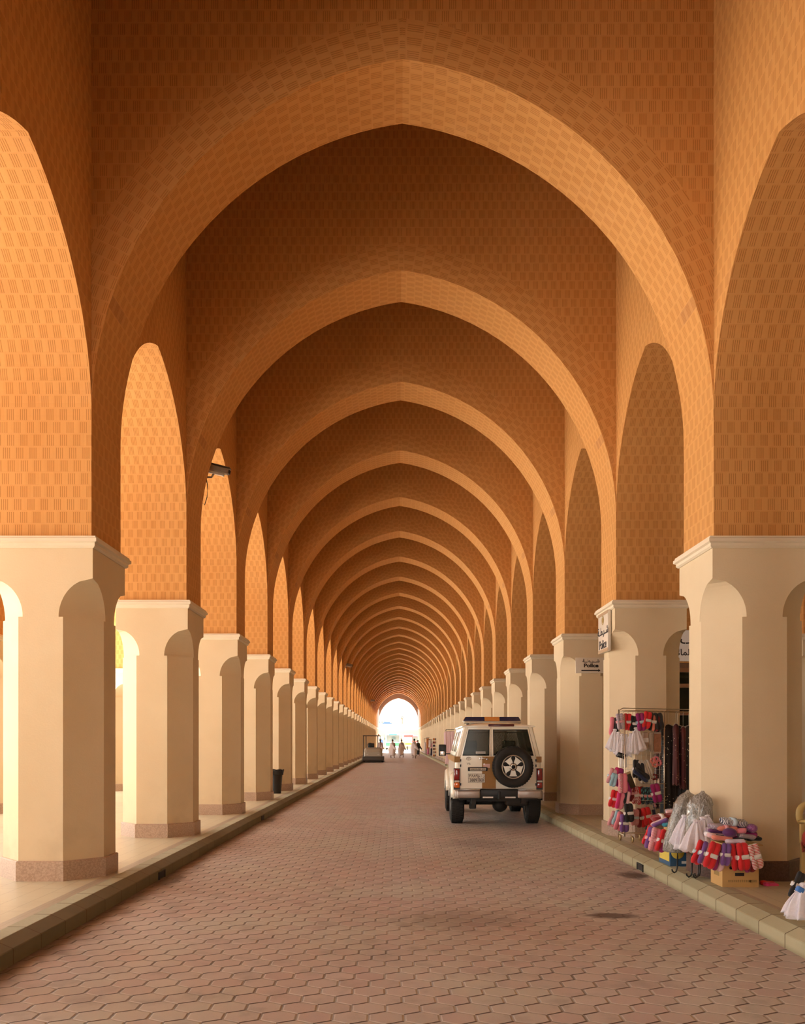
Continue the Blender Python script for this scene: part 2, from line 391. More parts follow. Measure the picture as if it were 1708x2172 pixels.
gate(-1,'wall_gate_left'); gate(1,'wall_gate_right')

# ---- transverse pointed arches
def ring_and_spandrel(depth):
    n=32; zs=4.965; right,Rr,tm=arc(XI,.519,zs,n); a=.519; RW=.42
    ring=MB(); sp=MB(); y0,y1=-depth/2,depth/2
    ins=[];outs=[]
    for k in range(n+1):
        t=tm*k/n; ins.append((-a+Rr*math.cos(t),zs+Rr*math.sin(t)))
        ro=min(Rr+RW, (XI+a)/math.cos(t) if math.cos(t)>1e-4 else 99)
        # last point: make the ring meet on the axis
        if k==n: outs.append((0.0, zs+math.sqrt((Rr+RW)**2-a*a)))
        else: outs.append((-a+ro*math.cos(t),zs+ro*math.sin(t)))
    for sg in (-1,1):
        for k in range(n):
            (x0,z0),(x1,z1)=ins[k],ins[k+1]; (X0,Z0),(X1,Z1)=outs[k],outs[k+1]; s0,s1=Rr*tm*k/n,Rr*tm*(k+1)/n
            ring.face([(sg*x0,y0,z0),(sg*x0,y1,z0),(sg*x1,y1,z1),(sg*x1,y0,z1)],[(y0,zs+s0),(y1,zs+s0),(y1,zs+s1),(y0,zs+s1)],True)
            r0=math.hypot(X0-x0,Z0-z0); r1=math.hypot(X1-x1,Z1-z1)
            for y in (y0,y1):
                ring.face([(sg*x0,y,z0),(sg*X0,y,Z0),(sg*X1,y,Z1),(sg*x1,y,z1)],[(.03,s0),(.03+r0,s0),(.03+r1,s1),(.03,s1)])
                if X0-X1>1e-4: sp.face([(sg*X0,y,Z0),(sg*X0,y,ZT-.002),(sg*X1,y,ZT-.002),(sg*X1,y,Z1)],[(sg*X0,Z0),(sg*X0,ZT),(sg*X1,ZT),(sg*X1,Z1)])
    return ring.mesh('arch_ring',BRICK,False), sp.mesh('spandrel',BRICK,False)
ORD=['nearest','second','third','fourth','fifth','sixth','seventh','eighth','ninth','tenth','eleventh','twelfth','thirteenth','fourteenth','fifteenth','sixteenth','seventeenth','eighteenth','nineteenth','twentieth','twenty-first','twenty-second','twenty-third','twenty-fourth','twenty-fifth','twenty-sixth','twenty-seventh','twenty-eighth','twenty-ninth','thirtieth','thirty-first']
rm,sm_=ring_and_spandrel(2*HBY)
for i in range(I0,I1+1):
    lab = ('terracotta pointed arch spanning the roadway, %s from the camera'%(ORD[i]) if i>0 else 'large terracotta pointed arch spanning the roadway, nearest of the arches') if i>=0 else 'terracotta pointed arch over the roadway, overhead and outside the photo'
    t=thing('transverse_arch',lab,'arch',(CX,PY(i),0),0,'pointed arches over the roadway')
    place(sm_,'spandrel',t); place(rm,'arch_ring',t)
rm2,sm2=ring_and_spandrel(1.2)
for q in (rm2,sm2): q.materials.clear(); q.materials.append(GSTONE)
t=thing('gate_arch','last brown arch at the far end framing the bright exit','arch',(CX,YEND-.6,0)); place(sm2,'spandrel',t); place(rm2,'arch_ring',t,scale=(.985,1,.997))

# ---- piers
HA,HB,CH=.538,.484,.308
def octo(a,b,c,z):
    return [(a,-b+c,z),(a,b-c,z),(a-c,b,z),(-a+c,b,z),(-a,b-c,z),(-a,-b+c,z),(-a+c,-b,z),(a-c,-b,z)]
def pier_meshes():
    sh=MB(); rows=[octo(HA,HB,CH,0),octo(HA,HB,CH,2.72)]; z0,z1=2.72,3.115
    rows.append(octo(HA,HB,CH+.045,z0))
    for k in range(1,13):
        t=k/12; rows.append(octo(HA,HB,max(.002,(CH+.045)*math.sqrt(max(0,1-t*t))),z0+(z1-z0)*t))
    rows.append(octo(HA,HB,.002,3.44))
    sh.grid(rows,smooth=False)
    co=MB(); prof=[(0,3.427),(.012,3.427),(.03,3.445),(.03,3.475),(.055,3.488),(.055,3.52),(.04,3.53),(.04,3.545),(-.04,3.547)]
    co.grid([[(sx*(HA+d),sy*(HB+d),z) for sx,sy in ((1,-1),(1,1),(-1,1),(-1,-1))] for d,z in prof],smooth=False)
    pl=MB(); pl.grid([octo(HA+.026,HB+.026,CH+.012,0),octo(HA+.026,HB+.026,CH+.012,.195),octo(HA+.016,HB+.016,CH+.01,.205)],smooth=False)
    return sh.mesh('shaft',PLASTER),co.mesh('cornice',CORN),pl.mesh('plinth',GRAN)
shm,com,plm=pier_meshes()
GRAND=mat_granite('dark_maroon_granite_plinth',(.10,.05,.035),(.15,.08,.06),.4)  # darker maroon granite, only on the nearest right plinth
plm_dark=plm.copy(); plm_dark.materials.clear(); plm_dark.materials.append(GRAND)
near={(-1,0):'nearest to the camera',(1,0):'nearest to the camera, behind the boxes of slippers',(1,1):'second from the camera, with the tall police sign',(1,2):'third from the camera, with the police arrow sign'}
for i in range(I0,I1+1):
    for sx in (-1,1):
        side='left' if sx<0 else 'right'
        if i<0: lab='cream octagonal pier on the %s side, outside the photo towards the viewer'%side
        else: lab='cream octagonal pier on the %s side, %s'%(side, near.get((sx,i), ORD[i]+' from the camera'))
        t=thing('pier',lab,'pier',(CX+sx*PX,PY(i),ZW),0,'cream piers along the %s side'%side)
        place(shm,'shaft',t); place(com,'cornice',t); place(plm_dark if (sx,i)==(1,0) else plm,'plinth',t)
# outer rows: pier bodies as part of the outer walls
for nm,ox,base in (('wall_outer_left_piers',-OL,None),('wall_outer_right_piers',OR,None)):
    o=None
    sh=MB(); co=MB(); pl=MB()
    for i in range(I0,I1+1):
        for src,dst in ((shm,sh),(com,co),(plm,pl)):
            i0=len(dst.v); dst.v += [(v.co.x+CX+ox,v.co.y+PY(i),v.co.z+ZW) for v in src.vertices]
            for p in src.polygons: dst.f.append(tuple(i0+q for q in p.vertices)); dst.uv.append(None); dst.sm.append(False)
    par=bpy.data.objects['wall_outer_left' if ox<0 else 'wall_outer_right']
    sh.build('pier_shafts',PLASTER,par); co.build('pier_cornices',CORN,par); pl.build('pier_plinths',GRAN,par)

# ---- floors
XL,XR=-2.765,2.995
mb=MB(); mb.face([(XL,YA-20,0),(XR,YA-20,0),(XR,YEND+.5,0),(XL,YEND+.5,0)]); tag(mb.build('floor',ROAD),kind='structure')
def kerb(sx,x0,x1,name):
    mb=MB(); prof=[(x0,-.1),(x0,.108),(x0+sx*.006,.115),(x1-sx*.01,.160),(x1,.165),(x1+sx*.14,.167),(x1+sx*.14,-.1)]
    mb.grid([[(x,y,z) for x,z in prof] for y in (YA-20,YEND+.5)],smooth=False); tag(mb.build(name,KERB),kind='structure')
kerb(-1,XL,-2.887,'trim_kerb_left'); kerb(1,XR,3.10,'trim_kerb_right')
mb=MB(); mb.box((-(3.020+9.45)/2,(YA+YEND)/2-10,ZW-.15),(9.45-3.020,YEND-YA+20,.3)); tag(mb.build('floor_walkway_left',WALK),kind='structure')
mb=MB(); mb.box(((3.233+9.3)/2,(YA+YEND)/2-10,ZW-.15),(9.3-3.233,YEND-YA+20,.3)); tag(mb.build('floor_walkway_right',WALK),kind='structure')
mb=MB(); mb.face([(-300,-200,-.03),(300,-200,-.03),(300,420,-.03),(-300,420,-.03)]); tag(mb.build('ground',GROUND),kind='structure')
# drain inlets in the kerbs
def drain(x,y,sx,lab):
    t=thing('drain_inlet',lab,'drain',(x,y,.048),0,'drain inlets in the kerbs')
    m=MB(); m.box((-sx*.004,0,0),(.012,.20,.07)); m.build('opening',INK,t)
    m=MB()
    for dy in (-.11,.11): m.box((-sx*.006,dy,.0),(.02,.02,.085))
    m.box((-sx*.006,0,.040),(.02,.24,.012)); m.build('frame',DARK,t)
drain(XL,9.35,-1,'dark drain inlet in the left kerb beside the second pier'); drain(XR,9.9,1,'dark drain inlet in the right kerb below the slipper stall'); drain(XL,16.3,-1,'small dark drain inlet further along the left kerb')
# ------------------------------------------------------------------ police off-road car, seen from behind
PAINT=plain('cream_car_paint',(.93,.87,.72),.28,var=.02,scale=2,coat=.6)
STRIPE=plain('orange_brown_stripe',(.36,.165,.015),.4,var=.05)
CLADG=plain('brushed_grey_bumper',(.42,.36,.32),.35,metal=.5,var=.06)
def glassy(name,col,alpha,rough=.05,spec=.6):
    k=NT(name); k.set(color=(*col,1),rough=rough,alpha=alpha,spec=spec); return k.m
TINT=glassy('dark_tinted_glass',(.02,.022,.010),.66,.08,.2); SIDEG=glassy('side_window_glass',(.02,.022,.015),.93,.25)
CLEAR=glassy('clear_windscreen',(.3,.33,.28),.15)
REDL=plain('red_lens',(.28,.005,.006),.15,var=.25,coat=1); AMB=plain('amber_lens',(.75,.16,.02),.15,var=.2,coat=1); BLUEL=plain('dark_blue_lens',(.012,.02,.07),.12,var=.4,scale=12,coat=1)
ORL=plain('orange_lens',(.62,.25,.06),.2,var=.15,coat=1); SEAT=plain('dark_grey_seat_cloth',(.03,.03,.025),.85)
car=thing('police_car','white and orange-brown police off-road car parked at the right kerb, spare wheel on its back','car',(1.872,15.02,0),R(-1.4))
car.scale=(.965,1,1)
HW=.83
def sec(y, z0, z1, wt, wb):   # side profile half outline
    pass
# lower body tub (sills to belt), lofted along the length
mb=MB()
def ring(y,zb,zt,w0,w1,r=.05):
    pts=[]
    for sx in (1,-1):
        half=[(w0-.03,zb),(w0,zb+.06),(w1+.005,.95),(w1,zt-r),(w1-r*.3,zt-r*.3),(w1-r,zt)]
        pts += [(sx*a,y,b) for a,b in (half if sx>0 else half[::-1])]
    return pts
# rounded rear corners: narrower at the very back
st=[(.0,.72,1.33,.79,.80),(.03,.66,1.33,.82,.825),(.12,.60,1.33,.83,.835),(1.6,.55,1.33,.83,.835),(3.0,.55,1.30,.83,.835),(3.3,.55,1.22,.83,.82),(4.25,.56,1.14,.82,.80),(4.4,.6,1.05,.78,.76)]
rings=[ring(*s) for s in st]
mb.grid(rings,cap0=True,cap1=True,smooth=False)
body=mb.build('body',PAINT,car,bevel=.012)
# greenhouse: pillars, roof and side panels around real window openings
mb=MB()
def sidepoly(sx,ya,yb,za,zb,t=.035):
    def X(z): return sx*(.815-(z-1.33)*(.815-.675)/(1.88-1.33))
    def q(y,z,o): return (X(z)-sx*o,y,z)
    P=[q(ya,za,0),q(yb,za,0),q(yb,zb,0),q(ya,zb,0),q(ya,za,t),q(yb,za,t),q(yb,zb,t),q(ya,zb,t)]
    i=len(mb.v); mb.v+=P
    for f in [(0,1,2,3),(7,6,5,4),(0,4,5,1),(1,5,6,2),(2,6,7,3),(3,7,4,0)]: mb.f.append(tuple(i+k for k in f)); mb.uv.append(None); mb.sm.append(False)
for sx in (-1,1):
    mb=MB(); sidepoly(sx,.02,.30,1.30,1.88); sidepoly(sx,.30,2.75,1.30,1.40); sidepoly(sx,.30,2.45,1.80,1.88); sidepoly(sx,1.45,1.53,1.40,1.80); sidepoly(sx,2.42,2.52,1.40,1.88); mb.build('side_panel',PAINT,car)
for sx in (-1,1):
    g=MB(); 
    for ya,yb in ((.30,1.45),(1.53,2.42)):
        X=lambda z: sx*(.805-(z-1.33)*(.14)/.55)
        g.face([(X(1.40),ya,1.40),(X(1.40),yb,1.40),(X(1.80),yb,1.80),(X(1.80),ya,1.80)])
    g.build('side_glass',SIDEG,car,solid=.006)
# roof: crowned with a drip rail
mb=MB(); rows=[]
for y,dz,dw in ((-.03,-.012,.0),(-.015,.02,.0),(.06,.045,.0),(.3,.065,0),(1.4,.075,0),(2.3,.06,0),(2.55,.02,-.01)):
    r_=[]
    for k in range(13):
        t=k/12*2-1; r_.append((t*(.68+dw),y,1.885+dz*(1-abs(t)**3.2)+.012))
    r_ += [((.68+dw),y,1.872),(-(.68+dw),y,1.872)][::1]
    rows.append(r_)
mb.grid(rows,smooth=False); roof=mb.build('roof',PAINT,car)
m=MB()
for sx in (-1,1): m.box((sx*.69,1.25,1.882),(.03,2.6,.022))
m.box((0,-.035,1.886),(1.39,.02,.018)); m.build('drip_rail',PAINT,car,bevel=.004)
m=MB(); m.rbox((.055,-.05,1.905),(.50,.03,.045),.012); m.build('high_brake_light',plain('dark_red_lens',(.10,.008,.006),.2,var=.2),car)
# windscreen and its mesh-lit cabin
m=MB(); m.face([(-.78,2.78,1.32),(.78,2.78,1.32),(.66,2.5,1.87),(-.66,2.5,1.87)]); m.build('windscreen',CLEAR,car,solid=.008)
for sx in (-.42,.42):
    m=MB(); m.rbox((sx,1.9,1.02),(.54,.16,.76),.05,(R(-8),0,0)); m.rbox((sx,1.85,1.50),(.30,.10,.24),.04); m.build('front_seat',SEAT,car)
m=MB(); m.rbox((0,1.0,1.02),(1.3,.16,.66),.05); m.build('rear_seat',SEAT,car)
m=MB()   # steel mesh partition behind the front seats
for k in range(-12,30):
    for d in (1,-1):
        x0=-.70+k*.055; a=(x0,1.55,1.30); b=(x0+d*.42,1.55,1.80)
        # clip to the frame
        pts=[]
        for t in (0,1):
            p=[a[0]+(b[0]-a[0])*t,1.55,a[2]+(b[2]-a[2])*t]; pts.append(p)
        (x1,_,z1),(x2,_,z2)=pts
        def clip(x1,z1,x2,z2,lim):
            if x1<-lim and x2<-lim or x1>lim and x2>lim: return None
            if x1<-lim: z1+= (z2-z1)*(-lim-x1)/(x2-x1); x1=-lim
            if x2<-lim: z2+= (z1-z2)*(-lim-x2)/(x1-x2); x2=-lim
            if x1>lim: z1+= (z2-z1)*(lim-x1)/(x2-x1); x1=lim
            if x2>lim: z2+= (z1-z2)*(lim-x2)/(x1-x2); x2=lim
            return x1,z1,x2,z2
        c=clip(x1,z1,x2,z2,.68)
        if c and abs(c[3]-c[1])>.02: m.tube([(c[0],1.55,c[1]),(c[2],1.55,c[3])],.0035,4)
m.tube([(-.7,1.55,1.31),(.7,1.55,1.31)],.01,6); m.tube([(-.66,1.55,1.79),(.66,1.55,1.79)],.01,6)
m.build('mesh_partition',DARK,car)
m=MB(); m.box((0,1.55,1.0),(1.5,.03,.6)); m.build('partition_panel',SEAT,car)
# rear doors: panels with a window opening each
def XE(z,side):  # outer edge of the rear face
    return side*(.80 if z<1.33 else .80-(z-1.33)*.145/.55)
def door(name,xa,xb,lab,wx):
    """xa,xb: limits at the split side / outer side"""
    d=MB(); y=-.018; side=1 if xb>xa else -1
    zs=[.72,1.315,1.36,1.83,1.868]
    def X(f,z):  # f 0 at split,1 outer
        e=XE(z,side)-side*.075; return xa+(e-xa)*f
    f0,f1=wx
    def quad(fa,fb,za,zb):
        P=[(X(fa,za),y,za),(X(fb,za),y,za),(X(fb,zb),y,zb),(X(fa,zb),y,zb)]; Q=[(p[0],.02,p[2]) for p in P]
        i=len(d.v); d.v+=P+Q
        for f in [(0,1,2,3),(7,6,5,4),(0,4,5,1),(1,5,6,2),(2,6,7,3),(3,7,4,0)]: d.f.append(tuple(i+k for k in f)); d.uv.append(None); d.sm.append(False)
    quad(0,1,.72,1.345); quad(0,1,1.82,1.868); quad(0,f0,1.345,1.82); quad(f1,1,1.345,1.82)
    o=d.build(name,PAINT,car,bevel=.004)
    g=MB(); P=[(X(f0,1.345),-.006,1.345),(X(f1,1.345),-.006,1.345),(X(f1,1.82),-.006,1.82),(X(f0,1.82),-.006,1.82)]; g.face(P); g.build('window_glass',TINT,o,solid=.005)
    s=MB(); P2=[(p[0],y-.004,p[2]) for p in P]; s.tube(P2+[P2[0],P2[1]],.011,6); s.build('window_seal',BLACK,o)
    return o
SPL=-.138
dl=door('rear_door',SPL-.004,-.8,'',(.07,.94)); dr=door('rear_door',SPL+.004,.8,'',(.05,.95))
dl['label']='narrow left rear door with the number plate'; dr['label']='wide right rear door carrying the spare wheel'
# corner pillars beside the doors
for sx in (-1,1):
    m=MB(); rows=[]
    for z in (.72,1.33,1.875):
        e=XE(z,sx); rows.append([(e-sx*.07,-.012,z),(e-sx*.012,-.006,z),(e+sx*.008,.02,z),(e+sx*.012,.07,z),(e-sx*.07,.07,z)])
    m.grid(rows,smooth=False); m.build('corner_pillar',PAINT,car)
# rear wall behind the doors below the windows (inner panel)
# stripes
m=MB(); m.box((-.225+.005,-.0205,1.02),(.185-.0,.005,.60)); m.box((-.09,-.0205,1.02),(.088,.005,.60)); m.box((.03,-.0205,1.265),(.16,.005,.10)); m.build('brown_stripe',STRIPE,car)
for sx in (-1,1):
    m=MB(); m.box((sx*.775,-.014,1.265),(.075,.008,.11)); m.box((sx*.842,1.7,1.265),(.006,3.35,.11)); m.box((sx*.82,.03,1.265),(.03,.10,.108)); m.build('side_stripe',STRIPE,car)
m=MB(); m.box((-.225,-.024,1.145),(.13,.004,.075)); m.build('sticker',plain('pale_pink_sticker',(.72,.42,.33),.4),car)
# spare wheel
def wheel(parent,c,r,wd,rimr,axis,name='wheel',rim_out=True,holes=True,rimw=None):
    cx,cy,cz=c
    t=MB(); prof=[(rimr*.98,-wd/2*.7),(rimr*1.06,-wd/2),(r*.80,-wd/2*1.05),(r*.95,-wd/2*.88),(r,-wd/2*.60),(r,wd/2*.6),(r*.95,wd/2*.88),(r*.8,wd/2*1.05),(rimr*1.06,wd/2),(rimr*.98,wd/2*.7)]
    t.lathe(prof,(0,0,0),axis,40)
    # tread blocks
    nb=44
    for k in range(nb):
        a=2*PI*k/nb
        for j in (-1,0,1):
            aa=a+(j%2)*PI/nb; off=j*wd*.30
            ca,sa=math.cos(aa)*(r-.003),math.sin(aa)*(r-.003)
            P=(ca,sa,off) if axis=='Z' else ((ca,off,sa) if axis=='Y' else (off,ca,sa))
            if axis=='Y': t.box(P,(.014,wd*.22,.034),rot=(0,-aa,0))
            else: t.box(P,(wd*.22,.014,.034),rot=(aa,0,0))
    w=t.build(name,RUBBER,parent,c)
    s=MB(); o=-wd/2*.9
    s.lathe([(rimr*.985,o*.9),(rimr*1.0,o*1.02),(rimr*.93,o*1.02),(rimr*.90,o*.80),(rimr*.86,o*.35),(rimr*.88,o*.35),(rimr*.92,o*.8),(rimr*.985,o*.9)],(0,0,0),axis,36)
    s.f=s.f[:-2]; s.uv=s.uv[:-2]; s.sm=s.sm[:-2]
    rim=s.build('rim',plain('silver_alloy',(.55,.50,.42),.32,metal=.8,var=.03),w)
    if holes:
        s=MB()   # five broad spokes, hub
        for k in range(5):
            a=PI/2+PI/5+2*PI*k/5
            out=[]
            for (rr,ha) in ((.20,.63),(.50,.44),(.70,.37),(.84,.42),(.97,.63)):
                out.append((rr*rimr,a-ha)); 
            for (rr,ha) in ((.97,.63),(.84,.42),(.70,.37),(.50,.44),(.20,.63)):
                out.append((rr*rimr,a+ha))
            s.prism([(q*math.cos(b),q*math.sin(b)) for q,b in out],o*.95,o*.75)
        s.lathe([(.001,o*.7),(rimr*.34,o*.7),(rimr*.34,o*.99),(rimr*.20,o*1.03),(.001,o*1.03)],(0,0,0),axis,20)
        s.build('spokes',MC['silver_alloy'],w)
        s=MB(); s.lathe([(.001,o*1.0),(rimr*.17,o*1.0),(rimr*.17,o*1.08),(.001,o*1.08)],(0,0,0),axis,16)
        for k in range(5):
            a=PI/2+2*PI*k/5; s.lathe([(.001,o*1.0),(.012,o*1.0),(.012,o*1.12),(.001,o*1.12)],(math.cos(a)*rimr*.27,0,math.sin(a)*rimr*.27),axis,8)
        s.build('hub_nuts',DARK,w)
        s=MB(); s.lathe([(.001,o*.35),(rimr*.9,o*.35),(rimr*.9,o*.3),(.001,o*.3)],(0,0,0),axis,24); s.build('wheel_well',INK,w)
    return w
sw=wheel(car,(.262,-.16,1.134),.383,.235,.222,'Y','spare_wheel')
m=MB(); m.box((.262,-.045,1.1),(.30,.05,.34)); m.tube([(.1,-.03,.95),(.262,-.06,1.1),(.42,-.03,.95)],.018,8); m.build('spare_wheel_carrier',DARK,car)
# lamps
for sx in (-1,1):
    t=MB(); t.rbox((sx*.80,-.012,.985),(.105,.06,.215),.02); a=t.build('tail_lamp',REDL,car)
    b=MB(); b.rbox((sx*.80,-.016,.856),(.10,.06,.035),.01); b.build('reverse_lens',plain('clear_lens',(.7,.66,.6),.2,coat=1),a)
    b=MB(); b.rbox((sx*.80,-.013,.785),(.105,.06,.105),.02); b.build('indicator_lens',AMB if sx<0 else REDL,a)
    b=MB(); b.box((sx*.80,.0,.90),(.125,.03,.40)); b.build('lamp_surround',BLACK,a)
# hinges
for z in (1.25,1.15,.80):
    for sx in (-1,1): m=MB(); m.box((sx*.728,-.03,z),(.022,.03,.045)); m.build('door_hinge',BLACK,car)
# plate, garnish, handle, badges
m=MB(); m.box((-.42,-.026,.915),(.325,.008,.165)); pl_=m.build('number_plate',plain('plate_cream',(.80,.75,.62),.4,var=.02),car)
m=MB(); m.box((-.42,-.0312,.912),(.318,.002,.004)); m.box((-.395,-.0312,.915),(.004,.002,.16))
for dz in (-.081,.081): m.box((-.42,-.0312,.915+dz),(.325,.002,.004))
for dx in (-.161,.161): m.box((-.42+dx,-.0312,.915),(.004,.002,.162))
m.build('plate_lines',INK,pl_)
for txt,x,z,s_ in (('3889',-.482,.875,.075),('BEB',-.33,.875,.068),('\u0663\u0668\u0668\u0669',-.482,.955,.075),('\ufea2 \ufec9 \ufeaf',-.33,.955,.06)):
    place(text_mesh(txt,s_,INK,'plate_characters',.001,.001),'plate_characters',pl_,(x,-.0315,z),(PI/2,0,0))
m=MB(); m.rbox((-.40,-.035,1.085),(.38,.035,.075),.015); ga=m.build('plate_garnish',BLACK,car)
m=MB(); m.box((-.395,-.0535,1.083),(.31,.004,.046)); m.build('name_strip',plain('pale_strip',(.62,.55,.42),.4),ga)
place(text_mesh('LANDCRUISER 4WD',.036,INK,'lettering',.001,.0006,sx=.88),'lettering',ga,(-.395,-.0565,1.083),(PI/2,0,0))
place(text_mesh('V6',.055,plain('grey_badge',(.30,.26,.20),.35,metal=.6),'badge_lettering',.002,.001,sx=1.2),'badge',car,(-.573,-.022,1.185),(PI/2,0,0))
m=MB()
def ellring(cx,cz,rx,rz,t=.004): m.tube([(cx+rx*math.cos(2*PI*k/28),-.024,cz+rz*math.sin(2*PI*k/28)) for k in range(29)],t,6)
ellring(-.573,1.282,.045,.030); ellring(-.573,1.284,.013,.026,.003); ellring(-.573,1.296,.030,.011,.003); m.build('oval_emblem',MC['grey_badge'],car)
m=MB(); m.rbox((-.30,-.04,1.290),(.13,.022,.028),.01); m.rbox((-.355,-.03,1.283),(.028,.03,.05),.01); m.ell((-.215,-.03,1.272),(.022,.012,.022)); m.build('door_handle',CHROME,car)
m=MB(); m.box((-.27,-.022,1.18),(.03,.008,.012)); m.build('side_badge',CHROME,car)
m=MB(); m.rbox((-.34,-.0115,1.395),(.185,.004,.042),.001); st_=m.build('window_sticker',WHITE,car)
m=MB(); m.rbox((-.34,-.0145,1.395),(.17,.002,.030),.0005); m.build('sticker_print',plain('grey_print',(.45,.42,.38),.5,var=.5,scale=90),st_)
# bumper
m=MB(); m.rbox((0.01,-.075,.63),(.74,.14,.17),.02); bp=m.build('rear_bumper',BLACK,car)
for sx in (-1,1):
    m=MB(); m.rbox((sx*.585,-.10,.625),(.45,.17,.15),.03); m.rbox((sx*.80,.06,.62),(.09,.42,.16),.035); m.build('bumper_end',CLADG,bp)
    m=MB(); m.rbox((sx*.585,-.10,.704),(.44,.17,.012),.005); m.build('chrome_edge',CHROME,bp)
for x in (-.21,.22): m=MB(); m.box((x,-.148,.565),(.20,.006,.028)); m.build('reflector_strip',WHITE,bp)
m=MB(); m.rbox((.005,-.17,.60),(.05,.10,.14),.01); m.ell((.005,-.20,.66),(.025,.025,.025)); m.build('tow_hitch',DARK,bp)
# arches and flares
for sx in (-1,1):
    for yy in (.80,3.48):
        m=MB(); rows=[]
        for k in range(13):
            a=PI*k/12; cx_=math.cos(a); cz_=math.sin(a)
            rows.append([(sx*.80,yy+cx_*.42,.52+cz_*.40),(sx*.90,yy+cx_*.45,.50+cz_*.41),(sx*.91,yy+cx_*.48,.50+cz_*.44),(sx*.80,yy+cx_*.56,.52+cz_*.52)])
        m.grid(rows,smooth=True); m.build('wheel_flare',PAINT,car)
        wheel(car,(sx*.765,yy,.383),.383,.265,.22,'X',holes=False)
    m=MB(); m.box((sx*.76,1.30,.42),(.26,.012,.34)); m.build('mud_flap',RUBBER,car); m=MB(); m.box((sx*.755,.34,.505),(.30,.10,.05)); m.build('arch_liner',RUBBER,car)
# mirrors
for sx in (-1,1):
    m=MB(); m.rbox((sx*1.0,2.62,1.41),(.17,.05,.25),.02); m.tube([(sx*.80,2.66,1.33),(sx*.93,2.64,1.33)],.014,6); mi=m.build('wing_mirror',BLACK,car)
    m=MB(); m.rbox((sx*1.0,2.592,1.345),(.10,.006,.09),.002); m.build('mirror_glass',CHROME,mi)
# light bar
m=MB(); m.rbox((.02,1.45,1.995),(1.20,.30,.05),.02); lb=m.build('light_bar',plain('silver_base',(.5,.45,.36),.35,metal=.4),car)
def lens(x0,x1,mt,tl=0,tr=0):
    m=MB(); m.grid([[(x0,1.31,2.02),(x1,1.31,2.02),(x1,1.59,2.02),(x0,1.59,2.02)],[(x0+tl,1.34,2.105),(x1-tr,1.34,2.105),(x1-tr,1.56,2.105),(x0+tl,1.56,2.105)]],smooth=False); m.build('light_lens',mt,lb,bevel=.006)
lens(-.60,-.15,BLUEL,.05,0); lens(-.148,.168,ORL); lens(.17,.62,BLUEL,0,.05)
for x in (-.5,.54): m=MB(); m.box((x,1.45,1.962),(.05,.2,.03)); m.build('bar_foot',BLACK,lb)
# chassis
m=MB(); m.box((0,2.0,.56),(1.5,4.0,.10)); m.tube([(-.70,.80,.40),(.70,.80,.40)],.045,10); m.ell((.12,.80,.36),(.16,.15,.15)); m.tube([(-.70,3.48,.40),(.70,3.48,.40)],.045,10)
for sx in (-1,1):
    m.box((sx*.48,1.6,.50),(.08,3.4,.12)); m.tube([(sx*.55,.2,.50),(sx*.55,.8,.40),(sx*.55,1.4,.50)],.03,6); m.tube([(sx*.42,.75,.33),(sx*.40,.6,.62)],.035,8)
m.rbox((.38,.35,.47),(.42,.5,.18),.05); m.tube([(-.48,-.02,.47),(-.50,.3,.47),(-.3,1.0,.47)],.03,8); m.rbox((-.46,.5,.40),(.14,.10,.20),.02); m.box((0,.15,.52),(1.2,.12,.10))
m.build('chassis',DARK,car)
m=MB(); m.rbox((0,4.45,.62),(1.55,.16,.18),.03); m.build('front_bumper',CLADG,car)
m=MB(); m.box((0,4.415,.90),(1.0,.02,.22)); m.build('grille',BLACK,car)
for sx in (-1,1): m=MB(); m.lathe([(.001,4.43),(.09,4.42),(.09,4.38),(.001,4.38)],(sx*.60,0,.90),'Y',20); m.build('headlamp',MC['clear_lens'],car)
m=MB(); m.box((0,.9,.72),(1.55,1.7,.02)); m.build('load_floor',SEAT,car)
# ------------------------------------------------------------------ slipper socks and the market stall on the right walkway
def cloth(name, c, kind='plain', c2=(.8,.8,.8), sc=1.0):
    if name in MC: return MC[name]
    k=NT(name); p=k.co('Object'); x,y,z=k.sep(p)
    if kind=='plain': col=k.mix(k.noise(p,60,3),tuple(q*.85 for q in c)+(1,),tuple(min(1,q*1.12) for q in c)+(1,))
    elif kind=='stripe': col=k.mix(k.m_('GREATER_THAN',k.m_('FRACT',k.m_('MULTIPLY',z,17*sc)),.5),(*c,1),(*c2,1))
    elif kind=='dots':
        v=k.n('ShaderNodeTexVoronoi'); k.put(v.inputs['Vector'],p); v.inputs['Scale'].default_value=9*sc
        col=k.mix(k.m_('LESS_THAN',v.outputs['Distance'],.28),(*c,1),(*c2,1))
    elif kind=='zig': col=k.mix(k.m_('GREATER_THAN',k.noise(k.v_('MULTIPLY',p,(2.0,2.0,1.0)),14*sc,1),.52),(*c,1),(*c2,1))
    k.set(color=col,rough=.7,sheen=.3); k.bump(k.noise(p,30,3),.3,.01); MC[name]=k.m; return k.m
